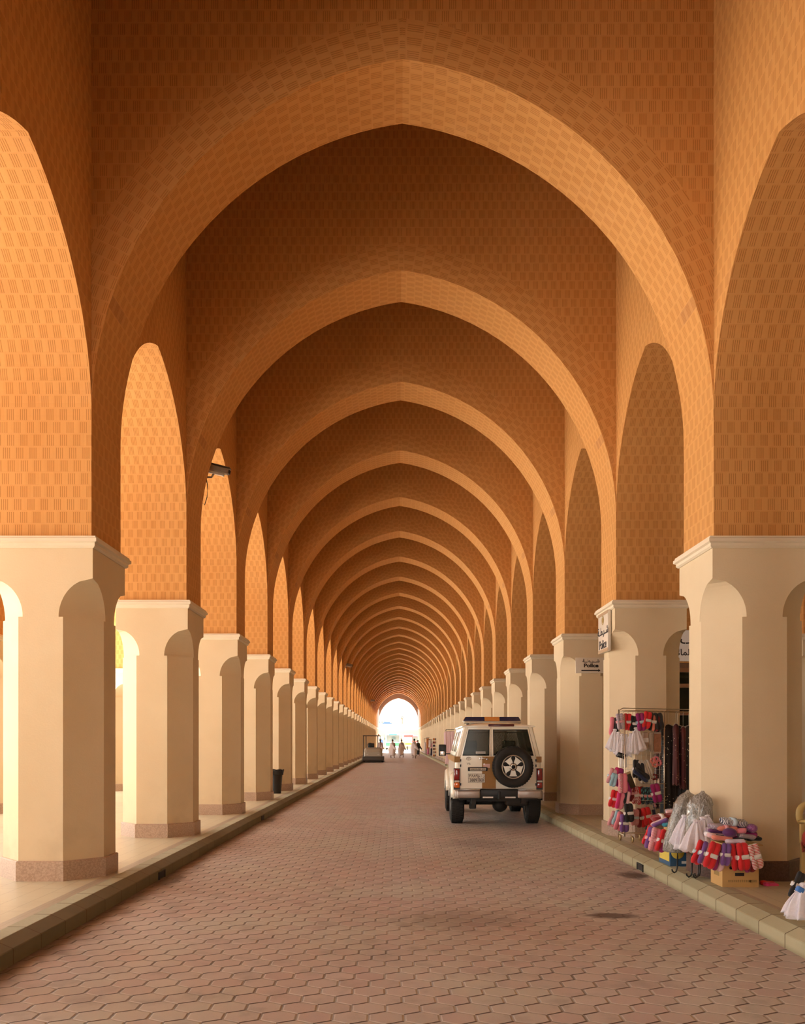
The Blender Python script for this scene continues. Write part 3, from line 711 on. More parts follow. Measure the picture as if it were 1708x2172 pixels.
RED=cloth('bright_red_cloth',(.74,.012,.018)); DRED=cloth('dark_red_cloth',(.26,.008,.012)); BLK=cloth('black_cloth',(.012,.01,.012)); MAG=cloth('magenta_cloth',(.36,.01,.16)); PUR=cloth('purple_cloth',(.20,.08,.32)); DPUR=cloth('dark_purple_cloth',(.09,.01,.11)); PINK=cloth('pink_cloth',(.80,.22,.28)); LPINK=cloth('pale_pink_cloth',(.86,.55,.58)); HPINK=cloth('hot_pink_cloth',(.75,.03,.20)); TEAL=cloth('teal_and_black_cloth',(.01,.03,.05),'zig',(.12,.45,.48),.5); GREY=cloth('grey_striped_cloth',(.30,.22,.28),'stripe',(.62,.52,.56)); RSTR=cloth('red_and_white_striped_cloth',(.62,.03,.03),'stripe',(.85,.80,.72)); PSTR=cloth('pink_striped_cloth',(.70,.10,.14),'stripe',(.85,.62,.62),1.3); NSTR=cloth('navy_and_white_striped_cloth',(.02,.02,.06),'stripe',(.82,.80,.78)); PDOT=cloth('pink_dotted_cloth',(.80,.30,.36),'dots',(.85,.75,.72)); RZIG=cloth('red_patterned_cloth',(.48,.02,.03),'zig',(.82,.62,.60)); LBLUE=cloth('pale_blue_cloth',(.35,.58,.68)); TURQ=cloth('turquoise_cloth',(.05,.38,.55)); LAV=cloth('lavender_cloth',(.72,.62,.74)); BLUE=cloth('royal_blue_cloth',(.05,.20,.60)); CORAL=cloth('coral_cloth',(.78,.25,.18)); WHT=cloth('white_lace_cloth',(.90,.86,.97)); NAVY=cloth('navy_cloth',(.02,.03,.09))
GLITTER=cloth('purple_glitter_cloth',(.28,.08,.28),'dots',(.72,.45,.62),11)
BANDP=plain('white_paper_band',(.84,.80,.78),.6,var=.03); BANDB=plain('pale_blue_paper_band',(.50,.62,.70),.6,var=.1); BANDK=plain('pink_paper_band',(.82,.38,.42),.6,var=.05)
PRINT=plain('band_print',(.35,.33,.36),.6,var=.4,scale=200)
SOCK={}
def sole_mesh(mat):
    """one slipper sock, toe down: unit length 1 in z from 0 (top) to -1, width ~.34"""
    if mat.name in SOCK: return SOCK[mat.name]
    m=MB(); rows=[]; n=14
    prof=[(0,.05,.04,0),(-.02,.11,.08,.0),(-.08,.155,.105,0),(-.2,.165,.11,.01),(-.38,.145,.10,.015),(-.52,.145,.095,.015),(-.68,.175,.105,.01),(-.82,.18,.11,0),(-.92,.15,.10,-.005),(-.98,.09,.07,-.01),(-1,.04,.035,-.01)]
    for z,a,b,dx in prof:
        rows.append([(dx+a*math.cos(2*PI*k/n), b*math.sin(2*PI*k/n)*(1.25 if math.sin(2*PI*k/n)<0 else .75), z) for k in range(n)])
    m.grid(rows); me=m.mesh('sock',mat); SOCK[mat.name]=me; return me
BANDM={}
def band_mesh(mat,pair):
    key=(mat.name,pair)
    if key in BANDM: return BANDM[key]
    m=MB(); n=20; rows=[]; w=.27 if pair else .175; dy=.125
    for z,e in ((-.44,.0),(-.44,.012),(-.60,.012),(-.60,.0)):
        rows.append([((w+e)*math.copysign(abs(math.cos(2*PI*k/n))**.6,math.cos(2*PI*k/n)), (dy+e)*math.copysign(abs(math.sin(2*PI*k/n))**.6,math.sin(2*PI*k/n)), z) for k in range(n)])
    m.grid(rows); me=m.mesh('paper_band',mat); BANDM[key]=me; return me
NB=[0]
def bundle(p, L, roll, c1, c2, band, lab, grp, yaw=0, pitch=0, fat=1.0, pair=True, cat='slippers'):
    """pair of slipper socks; p is the top end, hanging down and leaning by roll (radians, + leans the lower end to the right)"""
    t=thing('slipper_socks',lab,cat,p,0,grp); t.rotation_euler=(pitch,-roll,yaw); t.scale=(L*fat*.84,L*fat*.9,L)
    if pair:
        place(sole_mesh(c1),'sock',t,(-.12,-.02,0),(0,0,R(35))); place(sole_mesh(c2 or c1),'sock',t,(.12,.02,-.012),(0,0,R(-30)))
    else: place(sole_mesh(c1),'sock',t)
    if band: place(band_mesh(band,pair),'paper_band',t)
    NB[0]+=1; return t
def hb(x0,y0,x1,y1,Y,c1,c2,band,lab,grp,fat=1.0,pair=True,yaw=0):
    """hanging bundle from photo pixel top (x0,y0) to tip (x1,y1) at distance Y"""
    a=at(x0,y0,Y); b=at(x1,y1,Y); d=b-a; return bundle(a,d.length,math.atan2(d.x,-d.z),c1,c2,band,lab,grp,yaw=yaw,fat=fat,pair=pair)

# ---- wire display rack on castors
RY=11.62
rk=thing('display_rack','brass-coloured wire grid rack on castors hung with socks and slippers','rack',(3.50,RY,ZW))
m=MB(); x0,x1=3.20,3.86
for k in range(11): m.tube([(x0-3.5+(x1-x0)*k/10,0,.10),(x0-3.5+(x1-x0)*k/10,0,1.88)],.0028,5)
for k in range(26): m.tube([(x0-3.5,0,.12+k*.07),(x1-3.5,0,.12+k*.07)],.0022,4)
m.build('front_grid',STEEL,rk)
m=MB()
for k in range(4): m.tube([(x0-3.5,-.02-k*.09,.10),(x0-3.5,-.02-k*.09,1.80)],.0028,5)
for k in range(26): m.tube([(x0-3.5,0,.12+k*.07),(x0-3.5,-.30,.12+k*.07)],.0022,4)
m.build('side_grid',STEEL,rk)
m=MB(); m.tube([(x0-3.5,0,.09),(x0-3.5,0,1.90)],.010,8); m.tube([(x1-3.5,0,.09),(x1-3.5,0,1.88)],.010,8); m.tube([(x0-3.5,-.30,.09),(x0-3.5,-.30,1.82)],.008,8); m.tube([(x0-3.5,0,.11),(x1-3.5,0,.11)],.012,8); m.tube([(x0-3.5,0,.11),(x0-3.5,-.30,.11)],.012,8); m.tube([(x0-3.5-.02,-.12,1.89),(x0-3.5+.05,-.02,1.92),(x1-3.5+.42,.05,1.90)],.007,6)
m.build('frame',STEEL,rk)
BRASS=plain('dull_brass',(.50,.38,.20),.35,metal=.8,var=.1)
for x,y in ((.00,-.0),(-.17,-.22),(.33,-.02),(-.28,.02)):
    m=MB(); rr=.048; m.lathe([(.02,-.012),(rr*.8,-.014),(rr,-.008),(rr,.008),(rr*.8,.014),(.02,.012)],(x,y,rr),'X',18); m.tube([(x-.02,y,.11),(x-.02,y,rr)],.005,5); m.build('castor',BRASS,rk)
m=MB(); m.tube([(-.02,-.0,.55),(0,-.10,.55),(.36,-.10,.55),(.38,-.0,.55)],.004,5); m.tube([(-.02,-.0,.59),(0,-.12,.59),(.36,-.12,.59),(.38,-.0,.59)],.004,5); m.build('wire_basket',STEEL,rk)
m=MB(); m.box((.17,-.06,.83),(.36,.11,.006)); m.build('shelf',STEEL,rk)

G1='slippers in the top row of the wire rack'
T=lambda s:s
TOP=[(1303,1521,1300,1560,PINK,BLK,None,'black and pink slipper socks, leftmost in the top row of the wire rack'),
(1313,1513,1318,1547,GREY,GREY,BANDK,"grey striped slipper socks, second from left in the top row of the wire rack"),
(1331,1513,1331,1549,RED,RED,BANDP,"red slipper socks, third from left in the top row of the wire rack"),
(1345,1518,1342,1551,BLK,BLK,BANDP,"black sock between the red and magenta ones in the top row of the rack"),
(1356,1512,1362,1550,MAG,MAG,BANDB,'magenta slipper socks with script and silvery blue band, top row of the wire rack'),
(1375,1509,1369,1545,RED,RED,BANDP,"bright red slipper socks right of the magenta ones in the top row of the rack"),
(1386,1511,1383,1550,BLK,BLK,BANDP,"black slipper socks with square white band, right part of the rack's top row"),
(1392,1517,1389,1551,CORAL,DRED,None,'narrow red and orange slipper, second from right in the top row of the rack'),
(1395,1512,1400,1548,BLK,BLK,None,'plain black slippers, rightmost in the top row of the wire rack')]
for i,(a,b,c,d,c1,c2,bd,lab) in enumerate(TOP): hb(a,b,c,d,RY-.06-(.05 if i in (1,4,5) else 0),c1,c2,bd,lab,G1,fat=1.12)
SCR=plain('white_script',(.8,.7,.75),.6)
def script(px,py,Y,s=.05):
    pass
# white lacy socks
def lace(x0,y0,x1,y1,Y,w,lab,seed,fold=7,mat=None,grp='white gathered lace socks on the wire rack',name='lace_sock',cat='socks'):
    a=at(x0,y0,Y); b=at(x1,y1,Y); d=b-a; L=d.length; rnd=random.Random(seed); n=64
    t=thing(name,lab,cat,a,0,grp); t.rotation_euler=(0,-math.atan2(d.x,-d.z),0)
    m=MB(); rows=[]; ph=rnd.random()*6
    for z,wd in ((0,.18),(-.02,.30),(-.05,.36),(-.09,.24),(-.2,.42),(-.4,.62),(-.6,.80),(-.8,.95),(-.92,1.04),(-1,1.1)):
        row=[]
        for k in range(n):
            th=2*PI*k/n; f=1+(.08+.22*min(1,-z*2))*math.sin(fold*th+ph+z*1.5)+.10*math.sin((fold*2+1)*th+ph*2)
            zz=z*L+(.05*L*math.sin(fold*th+ph*2) if z<-.85 else 0)
            row.append((w/2*wd*f*math.cos(th), w/2*wd*f*.45*math.sin(th), zz))
        rows.append(row)
    m.grid(rows); m.build('ruffle',mat or WHT,t)
    m=MB(); m.lathe([(w*.07,-.07*L),(w*.085,-.09*L),(w*.07,-.11*L)],(0,0,0),'Z',12); m.build('elastic_tie',LAV,t); return t
LC=[(1305,1546,1299,1590,.15),(1313,1552,1308,1594,.14),(1321,1556,1316,1601,.14),(1328,1557,1326,1604,.15),(1338,1555,1337,1596,.14),(1345,1550,1343,1598,.13),(1350,1542,1354,1592,.19)]
pos_=['leftmost','second from left','third from left','fourth from left','fifth from left','sixth from left','rightmost and largest']
for i,(a,b,c,d,wd) in enumerate(LC): lace(a,b,c,d,RY-.12-.012*(i%3),wd,'white gathered lace sock on the wire rack, %s of the bunch'%pos_[i],i)
# beige packs and printed card
def pack(x0,y0,x1,y1,Y,th,mt,lab,name,cat,grp=None,band=None,rot=0):
    a=at(x0,y0,Y); b=at(x1,y1,Y); t=thing(name,lab,cat,((a.x+b.x)/2,Y,(a.z+b.z)/2),0,grp); t.rotation_euler=(0,rot,0)
    w,h=abs(b.x-a.x),abs(b.z-a.z); m=MB(); m.rbox((0,0,0),(w,th,h),min(th*.45,.02)); m.build('wrapper',mt,t)
    if band: m=MB(); m.rbox((0,-.003,h*.05),(w*1.03,th*1.02,h*.26),.004); m.build('paper_band',band,t)
    return t
BEIGE=cloth('beige_hosiery',(.48,.36,.28)); BROWNP=plain('brown_printed_card',(.36,.17,.10),.45,var=.6,scale=22)
pack(1363,1553,1375,1590,RY-.05,.04,BEIGE,'beige hosiery pack hanging in the second row of the wire rack, beside the white lace','hosiery_pack','packaged socks',band=BANDP)
pack(1377,1553,1386,1594,RY-.05,.04,cloth('taupe_hosiery',(.40,.32,.25)),'taupe hosiery pack hanging between the beige pack and the printed card','hosiery_pack','packaged socks')
t=pack(1386,1553,1403,1598,RY-.03,.01,BEIGE,'printed hosiery card with brown swirls, right end of the second row of the rack','printed_card','card')
m=MB(); m.box((0,-.0065,0),(.095,.002,.26)); m.build('print',BROWNP,t)
pack(1308,1597,1327,1608,RY-.15,.10,plain('black_glossy_box',(.02,.018,.02),.2),'small black glossy box under the lace socks on the wire rack','box','box',rot=R(18))
pack(1315,1607,1330,1628,RY-.14,.03,WHITE,'white paper sock pack with a red foot, left side of the wire rack','sock_pack','packaged socks')
# black gloves and socks cluster
GB='socks and gloves in the middle row of the wire rack'
hb(1350,1611,1348,1650,RY-.08,BLK,BLK,BANDP,'black gloves with a tall white band, middle row of the wire rack',GB,fat=.85)
hb(1357,1618,1362,1656,RY-.10,BLK,BLK,None,'black sock drooping beside the white banded gloves, middle of the wire rack',GB)
hb(1346,1632,1376,1655,RY-.12,NAVY,BLK,None,'black sock lying slanted above the row of small bottles',GB)
hb(1358,1612,1372,1650,RY-.09,cloth('off_white_sock',(.62,.56,.48)),None,None,'off-white sock hanging slanted in the middle row of the wire rack, left of two',GB,fat=.7)
hb(1370,1612,1382,1645,RY-.07,MC['off_white_sock'],None,None,'off-white sock hanging in the middle row of the wire rack, right of two',GB,fat=.7)
hb(1379,1643,1387,1650,RY-.09,MC['off_white_sock'],None,None,'small off-white sock folded at the right end above the bottles',GB,fat=1.2)
# scrunchies
for i,(x,y,mt,lab) in enumerate([(1386,1614,CORAL,'coral hair scrunchie'),(1392,1611,PINK,'pink hair scrunchie'),(1390,1621,CORAL,'coral hair scrunchie'),(1398,1618,PINK,'pink hair scrunchie'),(1388,1648,DRED,'dark red hair scrunchie')]):
    p=at(x,y,RY-.06); m=MB(); n=30; pts=[]
    wh=['top left of the cluster right of the rack','top right of the cluster right of the rack','lower left of the cluster right of the rack','lower right of the cluster right of the rack','alone above the right end of the bottle shelf'][i]
    rr=.035
    m.tube([(rr*math.cos(2*PI*k/n),.006*math.sin(5*2*PI*k/n),rr*math.sin(2*PI*k/n)) for k in range(n+1)],[.014+.005*math.sin(9*2*PI*k/n) for k in range(n+1)],8)
    tag(m.build('hair_scrunchie',mt,None,p),lab+', '+wh,'scrunchie','hair scrunchies on the wire rack')
# small bottles on the wire shelf
bm=MB(); bm.lathe([(.001,0),(.017,0),(.019,.006),(.019,.04),(.012,.05),(.001,.05)],n=14); BOT=bm.mesh('bottle_body',plain('pale_bottle',(.78,.70,.58),.3,var=.03)); bm=MB(); bm.lathe([(.001,.05),(.011,.05),(.011,.068),(.001,.068)],n=12); CAP=bm.mesh('cap',plain('cream_cap',(.82,.74,.62),.35,var=.02))
for i in range(6):
    t=thing('small_bottle','small pale bottle on the wire shelf of the rack, %s of the six'%(['leftmost','second from left','third from left','third from right','second from right','rightmost'][i]),'bottle',(3.515+i*.048,RY-.06,ZW+.834),0,'small bottles on the rack shelf'); place(BOT,'bottle_body',t); place(CAP,'cap',t)
# lower rows
G2='slippers hanging low on the wire rack'
LOW=[(1344,1668,1350,1705,RZIG,RZIG,BANDP,'red patterned slipper socks with white band, under the long dark pack on the rack'),
(1357,1668,1360,1706,RED,DRED,BANDP,'plain red slipper socks with white band, left of the teal ones on the rack'),
(1368,1669,1368,1706,TEAL,TEAL,BANDK,'teal and black slipper socks with a pink band on the rack, left of two'),
(1376,1669,1378,1706,TEAL,TEAL,BANDK,'teal and black slipper socks with a pink band on the rack, right of two'),
(1387,1662,1396,1702,MAG,MAG,BANDP,'magenta slipper socks with script and white band, right edge of the lower rack'),
(1386,1700,1392,1712,RZIG,None,None,'small red patterned sock tip below the magenta slippers at the right of the rack'),
(1347,1716,1346,1751,PSTR,PSTR,BANDB,'pink striped slippers with pale blue band, bottom row of the wire rack'),
(1358,1714,1361,1755,DRED,RED,BANDP,"dark red slippers in the bottom row of the rack left of the bright pair"),
(1368,1712,1377,1750,RED,RED,BANDP,'bright red slippers with large white band, bottom row of the rack'),
(1386,1717,1388,1732,NAVY,NAVY,None,'small navy blue slippers at the bottom right of the wire rack'),
(1371,1748,1371,1760,TEAL,None,None,'small green sock hanging lowest behind the red slippers')]
for i,(a,b,c,d,c1,c2,bd,lab) in enumerate(LOW): hb(a,b,c,d,RY-.07-(.04 if i in (0,4,6,8) else 0),c1,c2,bd,lab,G2,fat=1.12,pair=c2 is not None)
G3='slippers on the left side of the wire rack'
SIDE=[(1303,1630,1292,1662,PSTR,LPINK,BANDB,'pink striped slipper socks, upper left side of the wire rack',RY-.26),
(1305,1640,1298,1668,LBLUE,LBLUE,None,'pale blue sock below the striped ones at the upper left of the rack',RY-.30),
(1314,1628,1307,1668,HPINK,MAG,BANDK,'hot pink slipper socks with pink band, upper left side of the rack',RY-.24),
(1320,1640,1321,1682,PDOT,PINK,None,'long pale pink dotted sock hanging at the left corner of the rack',RY-.33),
(1329,1650,1329,1690,DRED,MAG,None,'dark red socks behind the dotted pink one at the rack corner',RY-.18),
(1306,1676,1297,1712,RED,RED,BANDP,'red slipper socks with white band low down, left side of the rack, middle tier',RY-.22),
(1318,1680,1312,1716,HPINK,PINK,None,'hot pink and salmon slipper socks, left side of the rack, middle tier',RY-.30),
(1331,1678,1327,1706,BLK,LPINK,None,'black and pink socks at the rack corner, middle tier',RY-.30),
(1332,1704,1335,1744,BLK,BLK,BANDP,'long black socks with beige band at their top, hanging at the rack corner',RY-.34),
(1306,1721,1294,1752,PSTR,PSTR,None,'pink patterned slipper socks, leftmost in the bottom tier of the rack',RY-.20),
(1314,1719,1303,1750,LBLUE,LPINK,None,'pale blue and white socks, second in the bottom tier of the rack',RY-.24),
(1320,1722,1309,1761,PINK,PINK,None,'salmon pink slipper socks, third in the bottom tier of the rack',RY-.28),
(1324,1726,1324,1765,PUR,PUR,BANDP,'purple slipper socks with white band, bottom tier at the rack corner',RY-.32),
(1338,1664,1336,1700,MAG,DRED,BANDK,'magenta and red socks left of the patterned red slippers on the rack',RY-.12)]
for (a,b,c,d,c1,c2,bd,lab,yy) in SIDE: hb(a,b,c,d,yy,c1,c2,bd,lab,G3,fat=1.12)
# long dark pack leaning
a=at(1331,1640,RY-.20); b=at(1343,1670,RY-.20)
t=thing('comb_pack','long dark transparent pack leaning across the left corner of the wire rack','pack',(a+b)/2); t.rotation_euler=(0,-math.atan2(b.x-a.x,a.z-b.z),0)
m=MB(); m.rbox((0,0,0),(.08,.03,(b-a).length*1.05),.008); m.build('wrapper',plain('dark_glossy_pack',(.05,.035,.02),.2,var=.4),t)
m=MB(); m.box((0,-.012,(b-a).length*.5),(.085,.03,.03)); m.build('card_header',BRASS,t)

# ---- garment rail with sequinned scarves and dresses
gr=thing('garment_rail','brass garment rail holding dark sequinned dresses beside the wire rack','rail',(4.1,11.86,ZW))
m=MB(); m.tube([(-.82,-.10,1.885),(-.6,-.08,1.885),(.2,.0,1.87),(.62,.04,1.865)],.010,8); m.build('rail_bar',BRASS,gr)
for x,y in ((.62,.04),): m=MB(); m.tube([(x,y,0),(x,y,1.87)],.012,8); m.tube([(x,y-.18,.02),(x,y+.12,.02)],.012,6); m.build('upright',BRASS,gr)
def seq(name,c,c2,sc):
    k=NT(name); p=k.co('Object'); v=k.n('ShaderNodeTexVoronoi'); k.put(v.inputs['Vector'],p); v.inputs['Scale'].default_value=sc
    rnd=k.white(k.v_('SNAP',v.outputs['Position'],(.001,.001,.001)))
    dot=k.m_('MULTIPLY',k.m_('LESS_THAN',v.outputs['Distance'],.20),k.m_('GREATER_THAN',rnd,.45))
    k.set(color=k.mix(dot,(*c,1),(*c2,1)),rough=.6,sheen=.2); return k.m
SEQB=seq('black_sequinned_cloth',(.006,.004,.004),(.72,.65,.52),26); SEQR=seq('red_sequinned_cloth',(.085,.004,.005),(.75,.50,.32),30); SEQD=seq('dark_maroon_cloth',(.03,.003,.004),(.4,.12,.08),24)
HANG=plain('clear_hanger',(.55,.50,.42),.3)
def garment(x,y,ztop,zbot,w,mt,lab,seed,grp,cat='dress',taper=.75,th=.10,name='hanging_dress',base=1.0,rail=None):
    rnd=random.Random(seed); t=thing(name,lab,cat,(x,y,ztop),0,grp); m=MB(); rows=[]; n=36; H=ztop-zbot; ph=rnd.random()*6
    for f,wd,dd in ((0,.10,.3),(.015,.45,.5),(.04,.80,.7),(.08,.95,.9),(.25,taper,1.0),(.5,taper*1.0,1.1),(.8,taper*1.1,1.2),(.97,taper*1.15,1.25),(1,taper*1.12,1.2)):
        row=[]
        for k in range(n):
            a=2*PI*k/n; r=1+.10*f*math.sin(6*a+ph+2*f)+.06*f*math.sin(11*a+ph)
            row.append((w/2*wd*r*math.cos(a), th/2*dd*(1+.25*f*math.sin(7*a+ph))*math.sin(a), -f*H+(.02*math.sin(5*a+ph) if f>.9 else 0)))
        rows.append(row)
    m.grid(rows); m.build('cloth',mt,t)
    m=MB(); hk=(rail-ztop) if rail else .08; m.tube([(0,0,-.01),(0,0,hk-.03),(.012,0,hk-.008),(.004,0,hk+.008),(-.012,0,hk)],.003,5); m.tube([(-w*.38,0,-.03),(0,0,.01),(w*.38,0,-.03)],.006,5); m.build('hanger',HANG,t)
    return t
GG='dark dresses on the garment rail'
garment(3.86,11.80,1.80,.62,.22,SEQD,'dark maroon dress, leftmost on the garment rail',1,GG,rail=2.035)
garment(3.95,11.72,1.85,.50,.26,SEQB,'black dress with scattered sequins behind the red scarf, left half of the rail',2,GG,rail=2.035)
garment(4.02,11.60,1.86,.98,.10,SEQR,'dark red sequinned scarf in front on the garment rail, left of two',3,GG,'scarf',taper=.8,rail=2.035,name='hanging_scarf')
garment(4.13,11.62,1.82,.92,.09,SEQR,'dark red sequinned scarf in front on the garment rail, right of two',4,GG,'scarf',taper=.8,rail=2.035,name='hanging_scarf')
garment(4.10,11.76,1.84,.48,.26,SEQB,'long black sequinned dress in the middle of the garment rail',5,GG,rail=2.035)
garment(4.24,11.70,1.83,.45,.25,SEQB,'long black sequinned dress, second from the right end of the garment rail',6,GG,rail=2.035)
garment(4.38,11.84,1.82,.45,.25,SEQB,'long black sequinned dress, rightmost on the garment rail',7,GG,rail=2.035)

# ---- cartons
CARD=plain('brown_cardboard',(.62,.38,.14),.8,var=.08,scale=6); CARDD=plain('cardboard_print',(.36,.24,.09),.8,var=.35,scale=60)
def carton(x0,x1,y0,y1,h,lab,mt=CARD,name='cardboard_box'):
    t=thing(name,lab,'box',((x0+x1)/2,(y0+y1)/2,ZW)); w,d=x1-x0,y1-y0; m=MB()
    for sx in (-1,1): m.box((sx*(w/2-.003),0,h/2),(.006,d-.0122,h))
    for sy in (-1,1): m.box((0,sy*(d/2-.003),h/2),(w,.006,h))
    m.box((0,0,.006),(w-.014,d-.014,.008)); m.build('carton_body',mt,t)
    m=MB(); m.box((0,0,h-.05),(w-.014,d-.014,.006)); m.build('inner_tray',mt,t)
    return t,w,d
t,w_,d_=carton(3.195,3.555,7.90,8.19,.43,'brown cardboard box with slippers over its rim, in front of the nearest right pier')
m=MB(); m.rbox((-.01,-.1465,.125),(.09,.004,.030),.001); m.build('hand_hole',INK,t)
for hx in (-.095,.07): m=MB(); m.lathe([(.001,-.1435),(.016,-.1435),(.016,-.149),(.001,-.149)],(hx,0,.19),'Y',14); m.build('vent_hole',INK,t)
m=MB(); 
for k in range(12): m.box((-.115+k*.019,-.1462,.06),(.010,.003,.022))
m.box((.125,-.1462,.06),(.075,.003,.024)); m.build('carton_print',CARDD,t)
m=MB()
for k in range(6): m.box((-.1812,-.06+k*.022,.12),(.003,.012,.045))
m.build('side_print',CARDD,t)
m=MB(); m.box((-.14,-.17,.43),(.10,.06,.006),(R(10),0,R(8))); m.build('open_flap',CARD,t)
m=MB(); m.box((.13,-.18,.425),(.12,.07,.006),(R(8),0,0)); m.build('open_flap',CARD,t)
t,w_,d_=carton(3.13,3.50,9.22,9.62,.26,'blue and yellow printed carton under the umbrellas at the kerb',plain('blue_printed_carton',(.035,.11,.22),.45,var=.25,scale=14),'printed_carton')
m=MB(); m.lathe([(.001,-.2012),(.075,-.2012),(.075,-.204),(.001,-.204)],(-.10,0,.16),'Y',24); m.build('yellow_disc',plain('carton_yellow',(.80,.62,.10),.5,var=.1),t)
m=MB(); m.box((-.1862,0,.15),(.004,.34,.2)); m.build('side_yellow',MC['carton_yellow'],t)
m=MB(); m.box((.05,-.2016,.14),(.26,.003,.025),(0,R(32),0)); m.build('red_stripe',RED,t)
m=MB(); m.box((-.01,-.2018,.045),(.09,.003,.03)); m.build('white_label',WHITE,t)
t,w_,d_=carton(3.17,3.50,9.24,9.60,.0+.44,'tall brown carton standing inside the blue printed carton, heaped with slippers')
t['label']='brown carton rising behind the blue printed one, heaped with slippers'; t.location.z=ZW+.0
t.scale=(.95,.95,1.0)

# ---- slippers over the near box rim
GN='slippers hung over the rim of the near cardboard box'
NR=[(1492,1783,1473,1832,7.86,RED,RED,BANDB,'red slippers with pale blue band, leftmost over the rim of the near box'),
(1503,1786,1487,1833,7.82,PUR,PSTR,BANDP,'purple slippers with white band, second from left over the rim of the near box'),
(1519,1786,1500,1841,7.80,RED,RED,BANDP,"glossy red slippers, third from left over the rim of the near box"),
(1531,1790,1520,1847,7.85,MAG,LPINK,None,'magenta and pink slippers between the red and purple ones on the near box'),
(1541,1788,1537,1836,7.80,PUR,PUR,BANDP,'purple slippers with white band in the middle of the near box front'),
(1557,1788,1565,1846,7.84,RED,DRED,BANDK,'dark red slippers with pink band, right of the middle on the near box front'),
(1572,1787,1579,1846,7.81,RED,RED,BANDP,'bright red slippers with white band, third from right on the near box front'),
(1585,1791,1591,1850,7.85,MAG,DRED,BANDK,'narrow dark red slippers, second from right on the near box front'),
(1595,1790,1609,1843,7.80,RSTR,RSTR,BANDP,'red and white striped slippers, rightmost on the near box front'),
(1500,1800,1490,1834,7.90,RED,DRED,None,'small red slippers tucked behind the purple ones on the near box')]
for (a,b,c,d,yy,c1,c2,bd,lab) in NR: hb(a,b,c,d,yy,c1,c2,bd,lab,GN,fat=1.0)
def lying(px,py,Y,L,c1,c2,band,lab,grp,yaw=0,tilt=0,fat=1.0,pair=True,thick=1):
    p=at(px,py,Y); t=thing('slipper_socks',lab,'slippers',p,0,grp); t.rotation_euler=Euler((R(90)+tilt,0,R(90)+yaw)).to_matrix().to_euler()
    t.rotation_euler=(Matrix.Rotation(yaw,3,'Z')@Matrix.Rotation(R(90)+tilt,3,'Y')).to_euler(); t.scale=(L*fat*thick,L*fat,L)
    place(sole_mesh(c1),'sock',t,(0,-.10,.5),(0,0,R(90)))
    if pair: place(sole_mesh(c2 or c1),'sock',t,(-.03,.12,.5),(0,0,R(80)))
    if band:
        b=place(band_mesh(band,True),'paper_band',t,(0,0,.5),(0,0,R(90)))
    return t
GT='slippers heaped on top of the near cardboard box'
TP=[(1556,1743,8.02,.25,NSTR,NSTR,BANDB,'navy and white striped slippers crowning the heap on the near box',-.05,.10),
(1524,1752,8.05,.20,GREY,GREY,None,'grey patterned slippers, upper left of the heap on the near box',.3,.05),
(1520,1762,8.02,.20,DPUR,GREY,None,'dark purple slippers below the grey ones on the heap of the near box',.1,.1),
(1541,1756,8.00,.20,CORAL,PINK,BANDK,'coral slippers under the striped pair on the near box',-.2,0),
(1580,1756,8.05,.22,DPUR,PUR,None,'dark purple slippers, right of the middle of the heap on the near box',.2,-.1),
(1517,1771,7.98,.20,LPINK,WHT,None,'pale pink slippers, left edge of the heap on the near box',.2,.1),
(1530,1776,7.92,.20,CORAL,BLK,None,'coral and black slippers at the front left of the heap on the near box',-.1,.1),
(1563,1762,7.95,.18,PINK,PINK,None,'pink slippers behind the dark purple ball on the near box',-.5,-.1),
(1580,1772,7.98,.20,GREY,LPINK,None,'grey and pink slippers, right of the purple ball on the near box',.3,.15),
(1558,1783,7.88,.19,LAV,BLK,None,'lavender and black slippers at the front of the heap on the near box',-.1,.0),
(1597,1778,8.03,.16,BLK,BLK,None,'black slippers at the right end under the glittering purple ones',.1,0),
(1570,1768,8.06,.30,MAG,DPUR,None,'magenta slippers in the middle of the heap on the near box',.0,.0)]
for (px,py,yy,L,c1,c2,bd,lab,yw,tl) in TP: lying(px,py,yy,L,c1,c2,bd,lab,GT,yw,tl,fat=1.2)
m=MB(); m.ell((0,0,0),(.072,.055,.047)); tag(m.build('rolled_socks',DPUR,None,at(1548,1766,7.90)),'dark purple rolled sock ball on the front of the near box heap','socks',GT)
m=MB(); m.ell((0,0,0),(.056,.05,.045)); tag(m.build('rolled_socks',GLITTER,None,at(1595,1757,7.97)),'glittering purple rolled socks at the right end of the near box heap','socks',GT)
lying(1632,1875,8.02,.15,HPINK,RED,None,'red folded slippers lying alone on the walkway right of the near box',None,.15,.1,fat=1.7)
